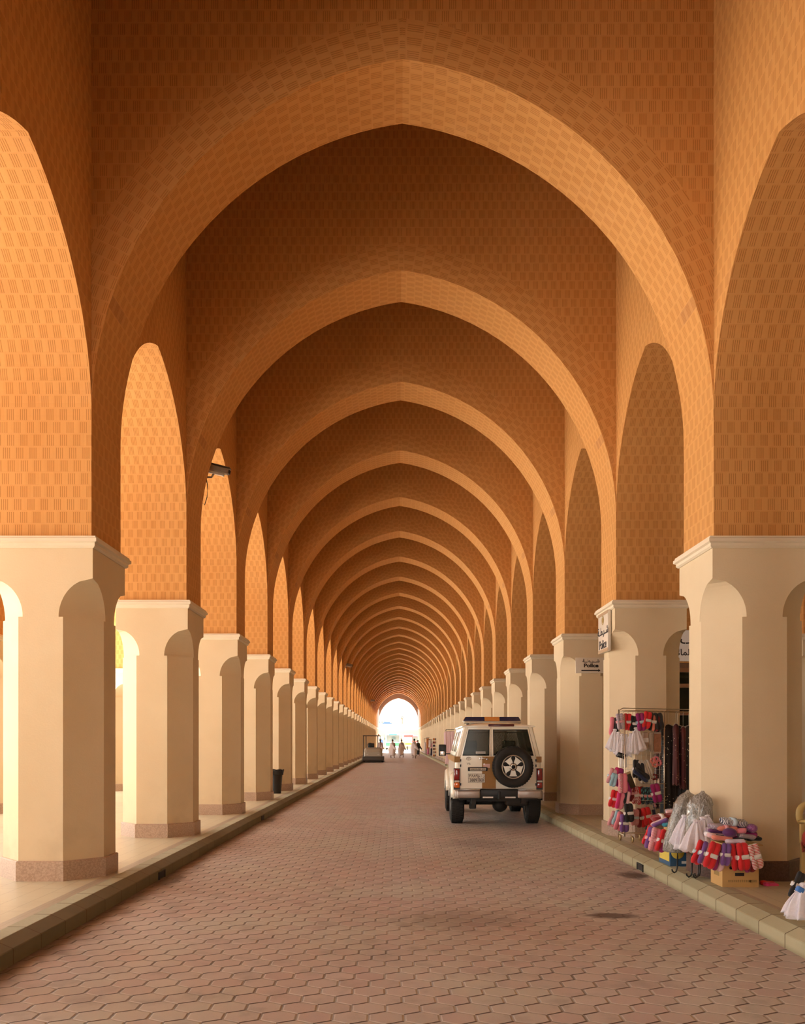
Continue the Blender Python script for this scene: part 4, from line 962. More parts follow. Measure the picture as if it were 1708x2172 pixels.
# ---- slippers on the far carton
GF='slippers on the brown carton behind the umbrellas'
FR=[(1384,1752,1368,1792,9.15,RED,LPINK,None,'red and white slippers, leftmost on the far carton'),
(1386,1754,1375,1800,9.08,PUR,LPINK,BANDK,'purple and pale pink slippers, second on the far carton'),
(1394,1756,1384,1805,9.04,PSTR,PINK,BANDK,'pink striped slippers, third on the far carton'),
(1414,1760,1397,1806,9.00,RED,MAG,BANDP,'large glossy red slippers with white band on the far carton front'),
(1424,1763,1421,1808,9.10,PDOT,DPUR,None,'green and pink dotted slippers at the right of the far carton')]
for (a,b,c,d,yy,c1,c2,bd,lab) in FR: hb(a,b,c,d,yy,c1,c2,bd,lab,GF,fat=1.05)
TF=[(1404,1733,9.40,.25,DRED,DRED,BANDP,'dark red slippers with white band on top of the far carton',-.1,-.15),
(1430,1720,9.45,.20,LPINK,GREY,None,'pale pink slippers at the top of the far carton heap',-.1,-.1),
(1432,1731,9.38,.22,DRED,PINK,None,'dark red and pink slippers under the top pair on the far carton',.1,-.2),
(1399,1744,9.28,.20,PUR,LPINK,None,'purple and white slippers, front left of the far carton top',-.2,-.45),
(1420,1748,9.25,.18,TURQ,TURQ,BANDP,'turquoise slippers at the front of the far carton top',.0,.0),
(1425,1741,9.36,.20,MAG,DRED,None,'red slippers above the turquoise ones on the far carton',.1,-.1)]
for (px,py,yy,L,c1,c2,bd,lab,yw,tl) in TF: lying(px,py,yy,L,c1,c2,bd,lab,GF,yw,tl,fat=1.25)
# ---- umbrellas wrapped in clear plastic, handles down
k=NT('crumpled_clear_plastic'); p=k.co('Object'); q=k.v_('MULTIPLY',p,(1.0,1.0,.30)); nz=k.noise(q,34,6,.7); n2=k.noise(k.v_('MULTIPLY',p,(1.0,1.0,.8)),75,4); n3=k.noise(q,9,3)
cr=k.m_('SUBTRACT',1.0,k.ss(k.m_('ABSOLUTE',k.m_('SUBTRACT',nz,.5)),.0,.05))
cc=k.mix(k.ss(n3,.35,.65),(.26,.235,.19,1),(.46,.43,.37,1)); cc=k.mix(k.m_('MULTIPLY',cr,.75),cc,(.85,.83,.78,1)); cc=k.mix(k.m_('MULTIPLY',k.ss(n2,.58,.7),.6),cc,(.10,.09,.07,1))  # pale streaks along the creases are highlights painted into the colour
k.set(color=cc,rough=.10,spec=1.0,coat=1.0); k.bump(k.m_('ADD',nz,k.m_('MULTIPLY',n2,.5)),1.0,.05); WRAP=k.m
def umbrella(x,y,zt,zb,w,lean,lab,seed,hooks):
    rnd=random.Random(seed); t=thing('wrapped_umbrella_bundle',lab,'umbrellas',(x,y,0),0,'umbrella bundles wrapped in clear plastic'); rows=[]; n=30; m=MB(); H=zt-zb
    for f,wd in ((-.04,.10),(.0,.22),(.04,.55),(.1,.82),(.2,.97),(.32,.93),(.45,1.0),(.58,1.02),(.7,1.08),(.82,1.1),(.92,1.12),(.98,1.0),(1,.7)):
        row=[]; z=zt-f*H
        for k_ in range(n):
            a=2*PI*k_/n; r=1+.09*math.sin(3*a+seed+4*f)+.07*math.sin(7*a+9*f+seed)+.05*math.sin(13*a-11*f)
            row.append((-lean*f*H+w/2*wd*r*math.cos(a), w*.36*wd*r*math.sin(a), z))
        rows.append(row)
    m.grid(rows); m.build('plastic_wrap',WRAP,t)
    for j,(hx,hy) in enumerate(hooks):
        X=-lean*H+hx; m=MB(); z0=zb+.06
        m.tube([(X,hy,z0),(X+.003,hy,zb-.05),(X-.002,hy,ZW+.06),(X-.012,hy,ZW+.025),(X-.034,hy,ZW+.011),(X-.054,hy,ZW+.03),(X-.058,hy,ZW+.05)],.0085,8); m.build('hooked_handle',BLACK,t)
    return t
umbrella(3.14,8.70,1.05,.40,.25,.20,'plastic-wrapped umbrella bundle with hooked black handles, left of two leaning on the nearest right pier',2,[(.02,0)])
umbrella(3.19,8.40,1.06,.45,.26,.12,'plastic-wrapped umbrella bundle with hooked black handles, right of two leaning on the nearest right pier',5,[(-.03,.02),(.02,-.03),(.06,.03)])
WG='white lace socks hung before the umbrellas'
for i,(a,b,c,d,wd) in enumerate([(1453,1728,1446,1792,.17),(1465,1727,1462,1800,.20),(1478,1738,1472,1806,.19),(1493,1732,1490,1796,.20),(1500,1728,1508,1776,.13)]):
    lace(a,b,c,d,(8.52,8.48,8.22,8.24,8.26)[i],wd*1.12,'white gathered lace sock hung before the umbrella bundles, %s of five'%['leftmost','second from left','middle','second from right','rightmost'][i],20+i,mat=WHT,grp=WG)
# ---- near stall at the right edge of the photo
t,w_,d_=carton(3.30,3.72,6.22,6.60,.36,'brown cardboard box at the right edge of the photo hung with white socks')
GE='socks at the right edge of the photo'
hb(1702,1850,1678,1903,6.35,BLK,BLK,BANDP,'black socks with pale grey band at the right edge of the photo',GE,fat=.85)
lace(1693,1888,1686,1938,6.28,.15,'white ruffled sock with blue band, left of the white ones at the right edge',41,mat=WHT,grp=GE)
m=MB(); m.rbox((0,0,0),(.055,.05,.045),.012,(0,R(30),0)); tag(m.build('blue_sock_band',BLUE,None,at(1697,1887,6.22)),'blue sock cuff above the white ruffled sock at the right edge','socks',GE)
lace(1706,1872,1702,1948,6.22,.20,'large white ruffled sock cut by the right edge of the photo',42,mat=WHT,grp=GE)
# ---- plastic armchair
k_=plain('cream_plastic',(.62,.46,.17),.35,var=.04)
ch=thing('plastic_armchair','cream plastic chair with slotted back at the right edge against the nearest right pier','chair',(4.30,7.93,ZW))
m=MB(); m.rbox((0,0,.42),(.44,.42,.035),.015); m.build('seat',k_,ch)
for sx in (-1,1):
    m=MB(); m.tube([(sx*.23,.20,.62),(sx*.25,.05,.64),(sx*.25,-.16,.63),(sx*.22,-.20,.58),(sx*.21,-.20,.43)],.018,8); m.build('armrest',k_,ch)
    for y in (-.19,.20):
        m=MB(); m.grid([[(sx*(.19+.02*(.4-z))+a_*.024,y+b_*.024,z) for a_,b_ in ((-1,-1),(1,-1),(1,1),(-1,1))] for z in (0,.2,.41)],smooth=False); m.build('leg',k_,ch,bevel=.006)
def oval(rx,rz,n=40): return [(rx*math.copysign(abs(math.cos(2*PI*q/n))**.75,math.cos(2*PI*q/n)),rz*math.copysign(abs(math.sin(2*PI*q/n))**.8,math.sin(2*PI*q/n))) for q in range(n)]
m=MB(); m.grid([[(x_,y_,.69+z_) for x_,z_ in oval(rx,rz)] for y_,rx,rz in ((.235,.25,.155),(.222,.245,.15),(.222,.185,.10),(.235,.18,.095),(.25,.185,.10),(.25,.245,.15),(.235,.25,.155))])
m.f=m.f[:-2]; m.uv=m.uv[:-2]; m.sm=m.sm[:-2]
br=m.build('backrest',k_,ch)
for x_ in (-.135,-.09,-.045,0,.045,.09,.135): m=MB(); m.rbox((x_,.237,.69),(.024,.014,.20),.005); m.build('back_slat',k_,br)
for sx in (-1,1): m=MB(); m.rbox((sx*.19,.225,.52),(.05,.03,.24),.01); m.build('back_support',k_,br)
m=MB(); m.ell((0,0,0),(.06,.05,.09)); 
for q in range(14): m.tube([(.03*math.cos(q),.03*math.sin(q),.05),(.06*math.cos(q*1.3),.05*math.sin(q*1.3),-.04),(.055*math.cos(q*1.7),.04*math.sin(q*1.7),-.13)],.006,5)
tag(m.build('yarn_tassel',cloth('red_yarn',(.45,.05,.03)),None,(4.12,8.06,.62)),'red yarn tassel hanging from the cream plastic armchair','tassel')
# ------------------------------------------------------------------ signs
SIGNB=plain('pale_sign_board',(.74,.66,.55),.35,var=.03); SIGNT=plain('brown_sign_border',(.50,.34,.20),.4)
AR='\ufe94\u0640\u0640\ufec4\u0640\ufeae\u0640\u0640\ufeb7'
XR=CX+PX-HA    # inner face of the right piers
t=thing('police_sign','tall police sign with crest fixed to the inner face of the second right pier','sign',(XR,12.43,3.29)); t.rotation_euler=(0,0,R(-90))
m=MB(); m.rbox((0,-.035,0),(.58,.05,.62),.006); m.build('sign_board',SIGNB,t)
m=MB()
for dz in (-.285,.285): m.box((0,-.0615,dz),(.58,.003,.05))
m.build('brown_border',SIGNT,t)
place(text_mesh(AR,.17,INK,'arabic_lettering',.002,.003),'arabic_lettering',t,(0,-.062,.02),(PI/2,0,0))
place(text_mesh('Police',.19,INK,'latin_lettering',.002,.003,sx=.95),'latin_lettering',t,(0,-.062,-.19),(PI/2,0,0))
m=MB(); m.lathe([(.001,-.0615),(.04,-.0615),(.04,-.064),(.001,-.064)],(0,0,.19),'Y',20); m.tube([(.055*math.cos(a/10*2*PI),-.063,.19+.07*math.sin(a/10*2*PI)) for a in range(11)],.004,5)
m.build('crest',plain('crest_gold',(.45,.30,.08),.4,var=.4,scale=60),t)
for dz in (-.2,.2): m=MB(); m.box((0,-.006,dz),(.4,.012,.04)); m.build('bracket',DARK,t)
FY=PY(2)-HB
t=thing('police_sign','wide police sign with arrow pointing right on the front of the third right pier','sign',(3.80,FY,3.09))
m=MB(); m.rbox((0,-.015,0),(.66,.022,.305),.004); m.build('sign_board',SIGNB,t)
place(text_mesh(AR,.09,INK,'arabic_lettering',.0015,.002),'arabic_lettering',t,(-.03,-.0275,.085),(PI/2,0,0))
place(text_mesh('Police',.095,INK,'latin_lettering',.0015,.004,sx=1.25),'latin_lettering',t,(-.03,-.0275,-.005),(PI/2,0,0))
m=MB(); m.box((-.055,-.028,-.10),(.33,.003,.022)); m.prism([(.11,-.128),(.11,-.072),(.155,-.10)],-.0265,-.0295); m.build('arrow',INK,t)
# ------------------------------------------------------------------ shop kiosk behind the right piers
kx0,kx1,ky=5.25,7.75,16.0
t=thing('shop_kiosk','brown wooden shop front with glazed door between the first two right piers','shop',((kx0+kx1)/2,ky,ZW)); hw=(kx1-kx0)/2
m=MB(); m.box((0,1.2,2.95),(2.5,2.4,.12)); m.box((-hw+.04,1.2,1.45),(.08,2.4,2.9)); m.box((hw-.04,1.2,1.45),(.08,2.4,2.9)); m.box((0,2.36,1.45),(2.5,.08,2.9)); m.build('carcass',WOOD,t)
m=MB()
for x in (-hw+.05,-.52,-.02,.48,hw-.05): m.box((x,0,1.45),(.09,.07,2.9))
for z in (.12,.95,2.0,2.55,2.86): m.box((0,0,z),(2.5,.06,.08))
m.build('door_frame',plain('brown_door_frame',(.22,.095,.03),.4,var=.3,scale=12),t)
m=MB(); m.box((0,.03,1.45),(2.4,.01,2.8)); m.build('glazing',TINT,t)
t=thing('shop_sign','white shop sign with Arabic lettering above the wooden shop front','sign',(5.98,ky-.12,3.50))
m=MB(); m.rbox((0,0,0),(1.5,.05,.62),.02); m.build('sign_board',WHITE,t)
place(text_mesh('\ufede\ufea4\ufee3  \ufed2\ufef4\ufea0\ufed4\ufedf\ufe8d  \ufede\ufea4\ufee3',.26,INK,'upper_lettering',.002,.004),'upper_lettering',t,(0,-.028,.12),(PI/2,0,0))
place(text_mesh('\ufe8f\ufefb\ufe8e\ufee4\ufedf\ufe8d  \ufedd\ufe8e\ufee4\ufea4\ufedf\ufe8d  \ufef9\ufe8e\ufe91',.17,INK,'lower_lettering',.002,.003),'lower_lettering',t,(0,-.028,-.14),(PI/2,0,0))
# ------------------------------------------------------------------ security cameras
CAMW=plain('weathered_camera_housing',(.34,.27,.19),.45,var=.15)
def cctv(px,py,Y,s,lab,cable=True):
    x=CX-XI; z=1.6+(1573-py)/1700*Y; t=thing('security_camera',lab,'camera',(x,Y,z),0,'security cameras on the left wall')
    m=MB(); m.box((.012,0,-.10*s),(.024,.10*s,.16*s)); m.tube([(.02,0,-.10*s),(.12*s,0,-.10*s),(.17*s,0,-.02*s)],.018*s,8); m.build('wall_bracket',CAMW,t)
    ro=(0,R(14),0); h=MB(); h.rbox((.22*s,0,.035*s),(.40*s,.11*s,.10*s),.02,ro); b=h.build('housing',CAMW,t)
    h=MB(); h.box((.24*s,0,.098*s),(.43*s,.13*s,.012),ro); h.build('sunshield',plain('dark_shield',(.14,.09,.05),.5),t)
    h=MB(); h.rbox((.425*s,0,-.015*s),(.03,.08*s,.07*s),.008,ro); h.build('lens_window',INK,t)
    h=MB(); h.rbox((.20*s,0,-.03*s),(.28*s,.06*s,.05*s),.01,ro); h.build('lamp_strip',plain('pale_lamp_strip',(.8,.74,.6),.4),t)
    if cable: m=MB(); m.tube([(.03,0,-.12),(.05,0,-.25),(.04,0,-.42),(.0,0,-.55),(-.05,.0,-.50),(-.06,0,-.35)],.007,6); m.build('cable',BLACK,t)
cctv(440,1000,13.15,.95,'grey-brown security camera with hanging cable on the left wall, nearest to the viewer')
cctv(727,1412,46.56,1.2,'security camera far along the left wall, second from the viewer',False)
cctv(782,1486,87.52,1.4,'tiny security camera on the left wall near the exit',False)
# ------------------------------------------------------------------ litter bin
BAG=plain('black_bin_liner',(.02,.018,.018),.22,var=.3,bump=.3)
t=thing('litter_bin','black plastic litter bin with bin liner beside the fifth left pier','bin',(-3.42,22.25,ZW))
m=MB(); m.lathe([(.001,0),(.165,0),(.165,.02),(.21,.60),(.20,.61),(.155,.05),(.001,.05)],n=28); m.build('bin_body',BLACK,t)
m=MB(); rows=[]
for z,r_ in ((.62,.195),(.66,.225),(.645,.24),(.60,.235),(.53,.228),(.52,.222)):
    rows.append([((r_+.012*math.sin(9*2*PI*k/40+z*30))*math.cos(2*PI*k/40),(r_+.012*math.sin(9*2*PI*k/40+z*30))*math.sin(2*PI*k/40),z+.01*math.sin(7*2*PI*k/40)) for k in range(40)])
m.grid(rows,cap0=False,cap1=False); m.build('bin_liner',BAG,t,solid=.003)
# ------------------------------------------------------------------ floor scrubber
GM=plain('grey_machine_shell',(.42,.37,.29),.35,var=.04); DM=plain('dark_machine_base',(.07,.062,.055),.5)
t=thing('floor_scrubber','grey ride-on floor scrubbing machine with overhead frame parked by the left kerb','cleaning machine',(-1.93,61.8,0))
m=MB(); rows=[]
for y,zt,w in ((-.62,.80,.60),(-.5,1.02,.66),(-.1,1.13,.68),(.5,1.15,.68),(1.2,1.1,.66),(1.5,.8,.6)):
    rows.append([(-w-.04,y,.42),(-w,y,zt-.12),(-w+.14,y,zt),(w-.14,y,zt),(w,y,zt-.12),(w+.04,y,.42)])
m.grid(rows,smooth=False); m.build('shell',GM,t,bevel=.03)
m=MB(); m.rbox((0,.35,.30),(1.66,2.1,.34),.08); m.build('base',DM,t)
m=MB(); m.rbox((0,-.5,.10),(1.2,.5,.14),.05); m.rbox((.72,.1,.10),(.3,1.3,.06),.02); m.build('brush_deck',BLACK,t)
for sx in (-1,1):
    m=MB(); m.rbox((sx*.42,-.66,.60),(.16,.03,.05),.01); m.build('headlamp',MC['clear_lens'],t)
    m=MB(); m.lathe([(.03,-.09),(.15,-.09),(.17,-.05),(.17,.05),(.15,.09),(.03,.09)],(sx*.70,.8,.17),'X',20); m.build('wheel',RUBBER,t)
for x,y in ((-.76,-.1),(-.60,1.2),(.36,-.1),(.50,1.2)): m=MB(); m.tube([(x,y,.45),(x,y,2.02)],.03,8); m.build('frame_post',DARK,t)
m=MB(); m.rbox((-.13,.55,2.05),(1.35,1.45,.05),.02); m.build('canopy',DARK,t)
m=MB(); m.lathe([(.001,0),(.05,0),(.04,.1),(.001,.12)],(.42,0,2.08),n=12); m.build('beacon',AMB,t)
m=MB(); m.tube([(-.25+.2*math.cos(a/16*2*PI),.1+.05*math.sin(a/16*2*PI),1.33+.17*math.sin(a/16*2*PI)) for a in range(17)],.016,6); m.tube([(-.25,.15,1.33),(-.25,.35,1.1)],.03,6); m.build('steering_wheel',BLACK,t)
m=MB(); m.rbox((-.2,1.0,1.25),(.5,.14,.45),.05); m.build('seat_back',BLACK,t)
# ------------------------------------------------------------------ people in white wraps
SKIN=plain('brown_skin',(.24,.11,.06),.55,var=.08); HAIR=plain('dark_hair',(.02,.014,.01),.8); WRAPC=cloth('white_pilgrim_cloth',(.80,.70,.68)); BKC=cloth('black_robe_cloth',(.015,.013,.015))
def skin_body(pose):
    """continuous body grown on a skeleton (root at the pelvis); pose: dict of joint offsets"""
    V=[];E=[];Rd=[]
    def add(p,r,par=None):
        V.append(p);Rd.append(r); i=len(V)-1
        if par is not None: E.append((par,i))
        return i
    s=pose.get('stride',.22)
    pel=add((0,0,.93),.13); ab=add((0,.01,1.08),.12,pel); chn=add((0,0,1.27),.145,ab); nk=add((0,-.01,1.47),.055,chn); hd0=add((0,.01,1.56),.075,nk); hd1=add((0,.015,1.66),.088,hd0); hd2=add((0,.0,1.73),.05,hd1)
    for sx in (-1,1):
        f=s*sx
        hip=add((sx*.10,0,.88),.095,pel); kn=add((sx*.11,f*.45+.03,.49),.06,hip)
        an=add((sx*.11,f-.03*(f<0),.10+(.06 if f<0 else 0)),.038,kn); he=add((sx*.11,f-.03,.045+(.05 if f<0 else 0)),.035,an); to=add((sx*.13,f+.15,.03),.028,he)
        sh=add((sx*.19,0,1.41),.06,chn); el=add((sx*.25,-f*.35-.02,1.14),.042,sh); wr=add((sx*.27,-f*.7+.03,.90),.028,el); pa=add((sx*.275,-f*.8+.04,.83),.030,wr)
        for k in range(4):
            q=add((sx*.275+ .0,-f*.8+.015+k*.018,.785),.009,pa); q2=add((sx*.268,-f*.8+.02+k*.018,.75-.006*abs(k-1.5)),.008,q)
        th=add((sx*.262,-f*.8+.075,.81),.010,pa); add((sx*.255,-f*.8+.09,.78),.009,th)
    me=bpy.data.meshes.new('body'); me.from_pydata(V,E,[]); o=bpy.data.objects.new('tmp',me); C.objects.link(o)
    m=o.modifiers.new('s','SKIN'); m.use_smooth_shade=True
    for i,sv in enumerate(me.skin_vertices[0].data): sv.radius=(Rd[i],Rd[i]); sv.use_root=(i==0)
    ss=o.modifiers.new('u','SUBSURF'); ss.levels=1; ss.render_levels=1
    dg=bpy.context.evaluated_depsgraph_get(); dg.update(); out=bpy.data.meshes.new_from_object(o.evaluated_get(dg)); bpy.data.objects.remove(o)
    out.name='body'; out.materials.clear(); out.materials.append(SKIN); return out
BODY=[skin_body({'stride':.24}),skin_body({'stride':-.20})]
def person(px,py,Y,lab,b,mt,seed,h=1.0,rz=0,flare=1.0,grp=None,fl=.22):
    p=at(px,py,Y); rnd=random.Random(seed); t=thing('person',lab,'person',(p.x,Y,0),rz,grp); t.scale=(h,h,h)
    place(BODY[b],'body',t)
    m=MB(); m.ell((0,-.005,1.69),(.088,.10,.085),n=14,m=8); m.build('hair',HAIR,t)
    m=MB()   
    m.ell((0,.105,1.635),(.014,.02,.022),n=8,m=5); 
    m.build('nose',SKIN,t)
    for sx in (-1,1): m=MB(); m.ell((sx*.088,.0,1.635),(.012,.022,.03),n=8,m=5); m.build('ear',SKIN,t)
    m=MB(); rows=[]; n=40; st=.24 if b==0 else .2; ph=rnd.random()*6
    for z,w,d,dx in ((1.50,.075,.07,0),(1.46,.13,.10,0),(1.42,.22,.13,0),(1.33,.27,.16,0),(1.1,.29,.19,-.02),(.85,.30*flare,.23,-.04),(.55,.28*flare,.27,-.05),(fl,.25*flare,.30,-.05),(fl-.02,.22*flare,.28,-.05)):
        fm=(1.5-z)/1.3; rows.append([(dx*flare+w*(1+.09*fm*math.sin(7*2*PI*k/n+ph+z*2))*math.cos(2*PI*k/n), d*(1+.12*fm*math.sin(5*2*PI*k/n+ph))*math.sin(2*PI*k/n), z+(.05*math.sin(3*2*PI*k/n+ph) if z<.3 else 0)) for k in range(n)])
    m.grid(rows); m.build('wrap',mt,t)
    m=MB(); m.grid([[(-.20+dx*.05,-.19-.02*dx,1.44-dx*.02),(-.12+dx*.05,-.19,1.47),( .05+dx*.12,-.22,1.1-dx*.1),(-.02+dx*.12,-.23,1.0-dx*.1)] for dx in (0,1,2,3)],closed=False); m.build('shoulder_cloth',mt,t,solid=.01)
    for sx in (-1,1):
        f=(.24 if b==0 else -.2)*sx; m=MB(); m.rbox((sx*.12,f+.05,.02+(.03 if f<0 else 0)),(.09,.27,.03),.012); m.build('sandal',BLACK,t)
    return t
GP='pilgrims in white wraps walking to the exit'
person(833,1606,79.5,'person in a billowing white wrap walking away, left of the middle pair',0,WRAPC,1,1.03,R(-12),1.25,GP)
person(852,1606,80.5,'person in a white wrap walking away in the middle, right beside the billowing one',1,WRAPC,2,1.03,R(14),1.05,GP)
person(879,1609,76.0,'person in a long white wrap walking away on the right near the stalls',0,WRAPC,3,1.06,0,1.0,GP,.30)
person(807,1610,84.0,'person in a pale wrap standing behind the floor scrubber',1,cloth('pale_pink_cloth_wrap',(.80,.62,.62)),4,1.04,0,1.0,GP)
person(886.5,1603,88.0,'person in black standing at the right kerb by the far stalls',1,BKC,5,1.0,R(20),.8)
# ------------------------------------------------------------------ garment racks and stalls further along the right walkway
def railstand(x,y,w,h,lab):
    t=thing('clothes_rail',lab,'rail',(x,y,ZW)); m=MB(); m.tube([(-w/2,0,h),(w/2,0,h)],.018,8); m.build('rail_bar',DARK,t)
    for sx in (-1,1): m=MB(); m.tube([(sx*w/2,0,0),(sx*w/2,0,h)],.018,8); m.tube([(sx*w/2,-.25,.02),(sx*w/2,.25,.02)],.018,6); m.build('upright',DARK,t)
    return t
KAF=cloth('pale_pink_kaftan_cloth',(.80,.56,.58)); KAFB=cloth('cream_kaftan_cloth',(.70,.50,.42))
railstand(3.25,47.8,.82,2.15,'dark clothes rail of pale kaftans beyond the parked police car')
for i,(x,mt,nm) in enumerate([(2.98,KAF,'pale pink kaftan, leftmost on the rail beyond the police car'),(3.16,KAF,'pale pink kaftan with buttons, second on the rail beyond the police car'),(3.36,KAF,'pale pink kaftan, third on the rail beyond the police car'),(3.60,KAFB,'cream kaftan, rightmost on the rail beyond the police car')]):
    garment(x-.07,47.6-.05*i,2.22,.72,.42,mt,nm,30+i,'kaftans on the far clothes rail',th=.2,rail=2.315,taper=.9)
garment(2.95,46.9,.98,.30,.40,KAF,'pink striped trousers hanging lowest beyond the police car mirror',39,'kaftans on the far clothes rail',cat='trousers',name='hanging_trousers',rail=1.1,taper=.85)
# shoe shelf
def shelf(x,y,w,h,n,lab,cols,seed,item='shoe_box',ilab='box'):
    t=thing('shelf_rack',lab,'shelf',(x,y,ZW)); m=MB()
    for sx in (-1,1): m.box((sx*w/2,0,h/2),(.02,.3,h))
    m.build('side_frame',STEEL,t); rnd=random.Random(seed); 
    lv=['bottom','second','third','fourth','fifth','sixth','top']
    for k in range(n): m=MB(); m.box((0,0,.12+k*(h-.15)/n),(w,.30,.02)); m.build('shelf_board',BRASS,t)
    for k in range(n):
        for j,sd in enumerate(('left','right')):
            mt=cols[(k*2+j+seed)%len(cols)]; m=MB(); m.rbox((0,0,0),(w*.40,.22,(h-.15)/n*.62),.02)
            tag(m.build(item,mt,None,(x-w*.24+j*w*.48,y-.03,ZW+.13+k*(h-.15)/n+(h-.15)/n*.33)),'%s goods on the %s shelf of the %s'%(('orange','dark','pale','red','brown')[(k*2+j+seed)%5]+' packed '+sd+'-hand',lv[k],ilab),'goods','goods on the far shelf rack')
OC=[cloth('orange_goods',(.55,.20,.05)),cloth('dark_goods',(.04,.03,.06)),cloth('pale_goods',(.60,.50,.42)),cloth('red_goods',(.40,.06,.03)),cloth('brown_goods',(.25,.12,.05))]
shelf(3.22,70.1,.42,1.86,6,'slim shelf rack of goods at the right kerb far down the arcade',OC,0,'goods_pack','slim shelf rack')
def farrail(x,y,h,items,lab,base):
    railstand(x,y,.5,h,lab)
    for i,(dx,mt,cn,zt,zb) in enumerate(items):
        garment(x+dx,y-.12-.05*i,ZW+zt,ZW+zb,.34,mt,cn,50+int(y)+i,'garments on the far stalls',cat='garment',name='hanging_garment',th=.2,rail=ZW+h,taper=.9)
PNKG=cloth('pink_goods',(.62,.18,.28)); WG2=cloth('white_goods',(.78,.72,.70)); 
farrail(3.25,77.5,1.65,[(-.15,WG2,'white garment on the far rail just beyond the slim shelf rack',1.6,.9),(.1,PNKG,'pink garment on the far rail just beyond the slim shelf rack',1.3,.5),(.0,OC[1],'dark garment low on the far rail beyond the slim shelf rack',.8,.1)],'small far clothes rail just beyond the slim shelf rack',0)
farrail(3.25,85.0,1.85,[(-.12,OC[0],'orange garment on the far rail between white and pink ones',1.8,.6),(.12,OC[0],'orange garment, right-hand one on the far orange rail',1.75,.7),(-.05,PNKG,'pink garment low on the far orange rail',.75,.1)],'far clothes rail hung with orange garments',0)
farrail(3.25,92.45,1.8,[(-.12,WG2,'grey-white garment on the farthest rail near the exit',1.35,.1),(.12,OC[1],'black garment on the farthest rail near the exit',1.8,.9)],'farthest clothes rail near the right side of the exit',0)
t=thing('roller_banner','narrow white upright banner above the far orange stall','banner',(3.42,73.9,ZW)); m=MB(); m.box((0,0,1.75),(.16,.03,1.1)); m.build('banner_cloth',WHITE,t); m=MB(); m.tube([(.09,0,0),(.09,0,2.35)],.012,6); m.build('pole',DARK,t)
# ------------------------------------------------------------------ sunlit street beyond the exit
WP=plain('white_vehicle_paint',(.80,.80,.78),.3,var=.02,scale=2); GP_=plain('green_vehicle_paint',(.02,.22,.09),.3,var=.05,scale=2); GLS=plain('vehicle_glass',(.06,.085,.08),.1,var=.2,scale=2); TEALP=plain('teal_trim',(.03,.18,.20),.4); REDP=plain('red_vehicle_paint',(.34,.04,.035),.35,var=.05); ORP=plain('orange_vehicle_paint',(.42,.15,.02),.35,var=.05); BLUP=plain('blue_canvas',(.04,.09,.22),.7)
def wheels(t,pts,r,w):
    for x,y in pts: m=MB(); m.lathe([(.05,-w/2),(r*.9,-w/2),(r,-w/3),(r,w/3),(r*.9,w/2),(.05,w/2)],(x,y,r),'X',20); m.build('wheel',RUBBER,t)
BY=160.0
t=thing('bus','white and green bus facing the arcade, framed by the exit','bus',(-1.05,BY,0))
m=MB(); m.grid([[(-1.5+e,y,.35),(1.5-e,y,.35),(1.52-e,y,1.2),(1.46-e,y,3.05),(1.25-e,y,3.25),(-1.25+e,y,3.25),(-1.46+e,y,3.05),(-1.52+e,y,1.2)] for y,e in ((0,.06),(.15,0),(10.5,0),(10.6,.05))],smooth=False); m.build('body',WP,t)
m=MB(); m.rbox((0,-.02,1.06),(2.95,.08,.62),.03); m.build('green_front',GP_,t)
m=MB(); m.rbox((0,-.03,2.2),(2.6,.06,1.35),.04); m.build('windscreen',GLS,t)
m=MB(); m.box((0,-.05,3.02),(1.6,.04,.26)); m.build('route_display',TEALP,t)
for sx in (-1,1): m=MB(); m.tube([(sx*1.3,-.05,2.9),(sx*1.6,-.3,2.85),(sx*1.62,-.32,2.3)],.04,6); m.rbox((sx*1.62,-.33,2.15),(.16,.1,.5),.03); m.build('mirror',BLACK,t)
for sx in (-1,1): m=MB(); m.rbox((sx*1.15,-.05,.66),(.35,.05,.16),.02); m.build('headlamp',MC['clear_lens'],t)
m=MB(); m.box((-1.53,0.6,1.9),(.06,.5,2.6)); m.build('teal_pillar',TEALP,t)
wheels(t,[(-1.3,1.8),(1.3,1.8),(-1.3,8.5),(1.3,8.5)],.48,.32)
t=thing('delivery_truck','red and white truck parked right of the bus beyond the exit','truck',(3.0,166,0))
m=MB(); m.rbox((.55,0,1.55),(1.5,4.5,2.4),.1); m.build('cab',REDP,t)
m=MB(); m.rbox((-1.0,1.0,2.35),(2.2,5.5,1.4),.05); m.build('cargo_box',WP,t)
m=MB(); m.box((-.9,-1.78,2.75),(1.9,.05,.45)); m.build('red_lettering_panel',REDP,t)
m=MB(); m.box((.55,-2.28,2.1),(1.3,.05,.8)); m.build('windscreen',GLS,t)
wheels(t,[(-.1,-1.4),(1.2,-1.4),(-1.8,2.5),(1.2,2.5)],.45,.28)
t=thing('orange_truck','orange truck bed standing in front of the red truck beyond the exit','truck',(2.6,156,0))
m=MB(); m.rbox((0,0,1.15),(2.5,1.6,.55),.06); m.build('bed',ORP,t); m=MB(); m.box((0,-.82,.8),(2.2,.06,.2)); m.build('side_rail',WP,t)
wheels(t,[(-.85,0),(.85,0)],.42,.28)
t=thing('van','white van with blue door left of the bus beyond the exit','van',(-4.1,166,0))
m=MB(); m.rbox((0,0,1.4),(2.0,4.6,2.2),.15); m.build('body',WP,t); m=MB(); m.box((0,-2.32,1.9),(1.6,.04,.6)); m.build('windscreen',GLS,t); m=MB(); m.box((.75,-2.34,1.45),(.5,.05,1.0)); m.build('blue_panel',BLUP,t)
wheels(t,[(-.8,-1.5),(.8,-1.5),(-.8,1.5),(.8,1.5)],.36,.24)
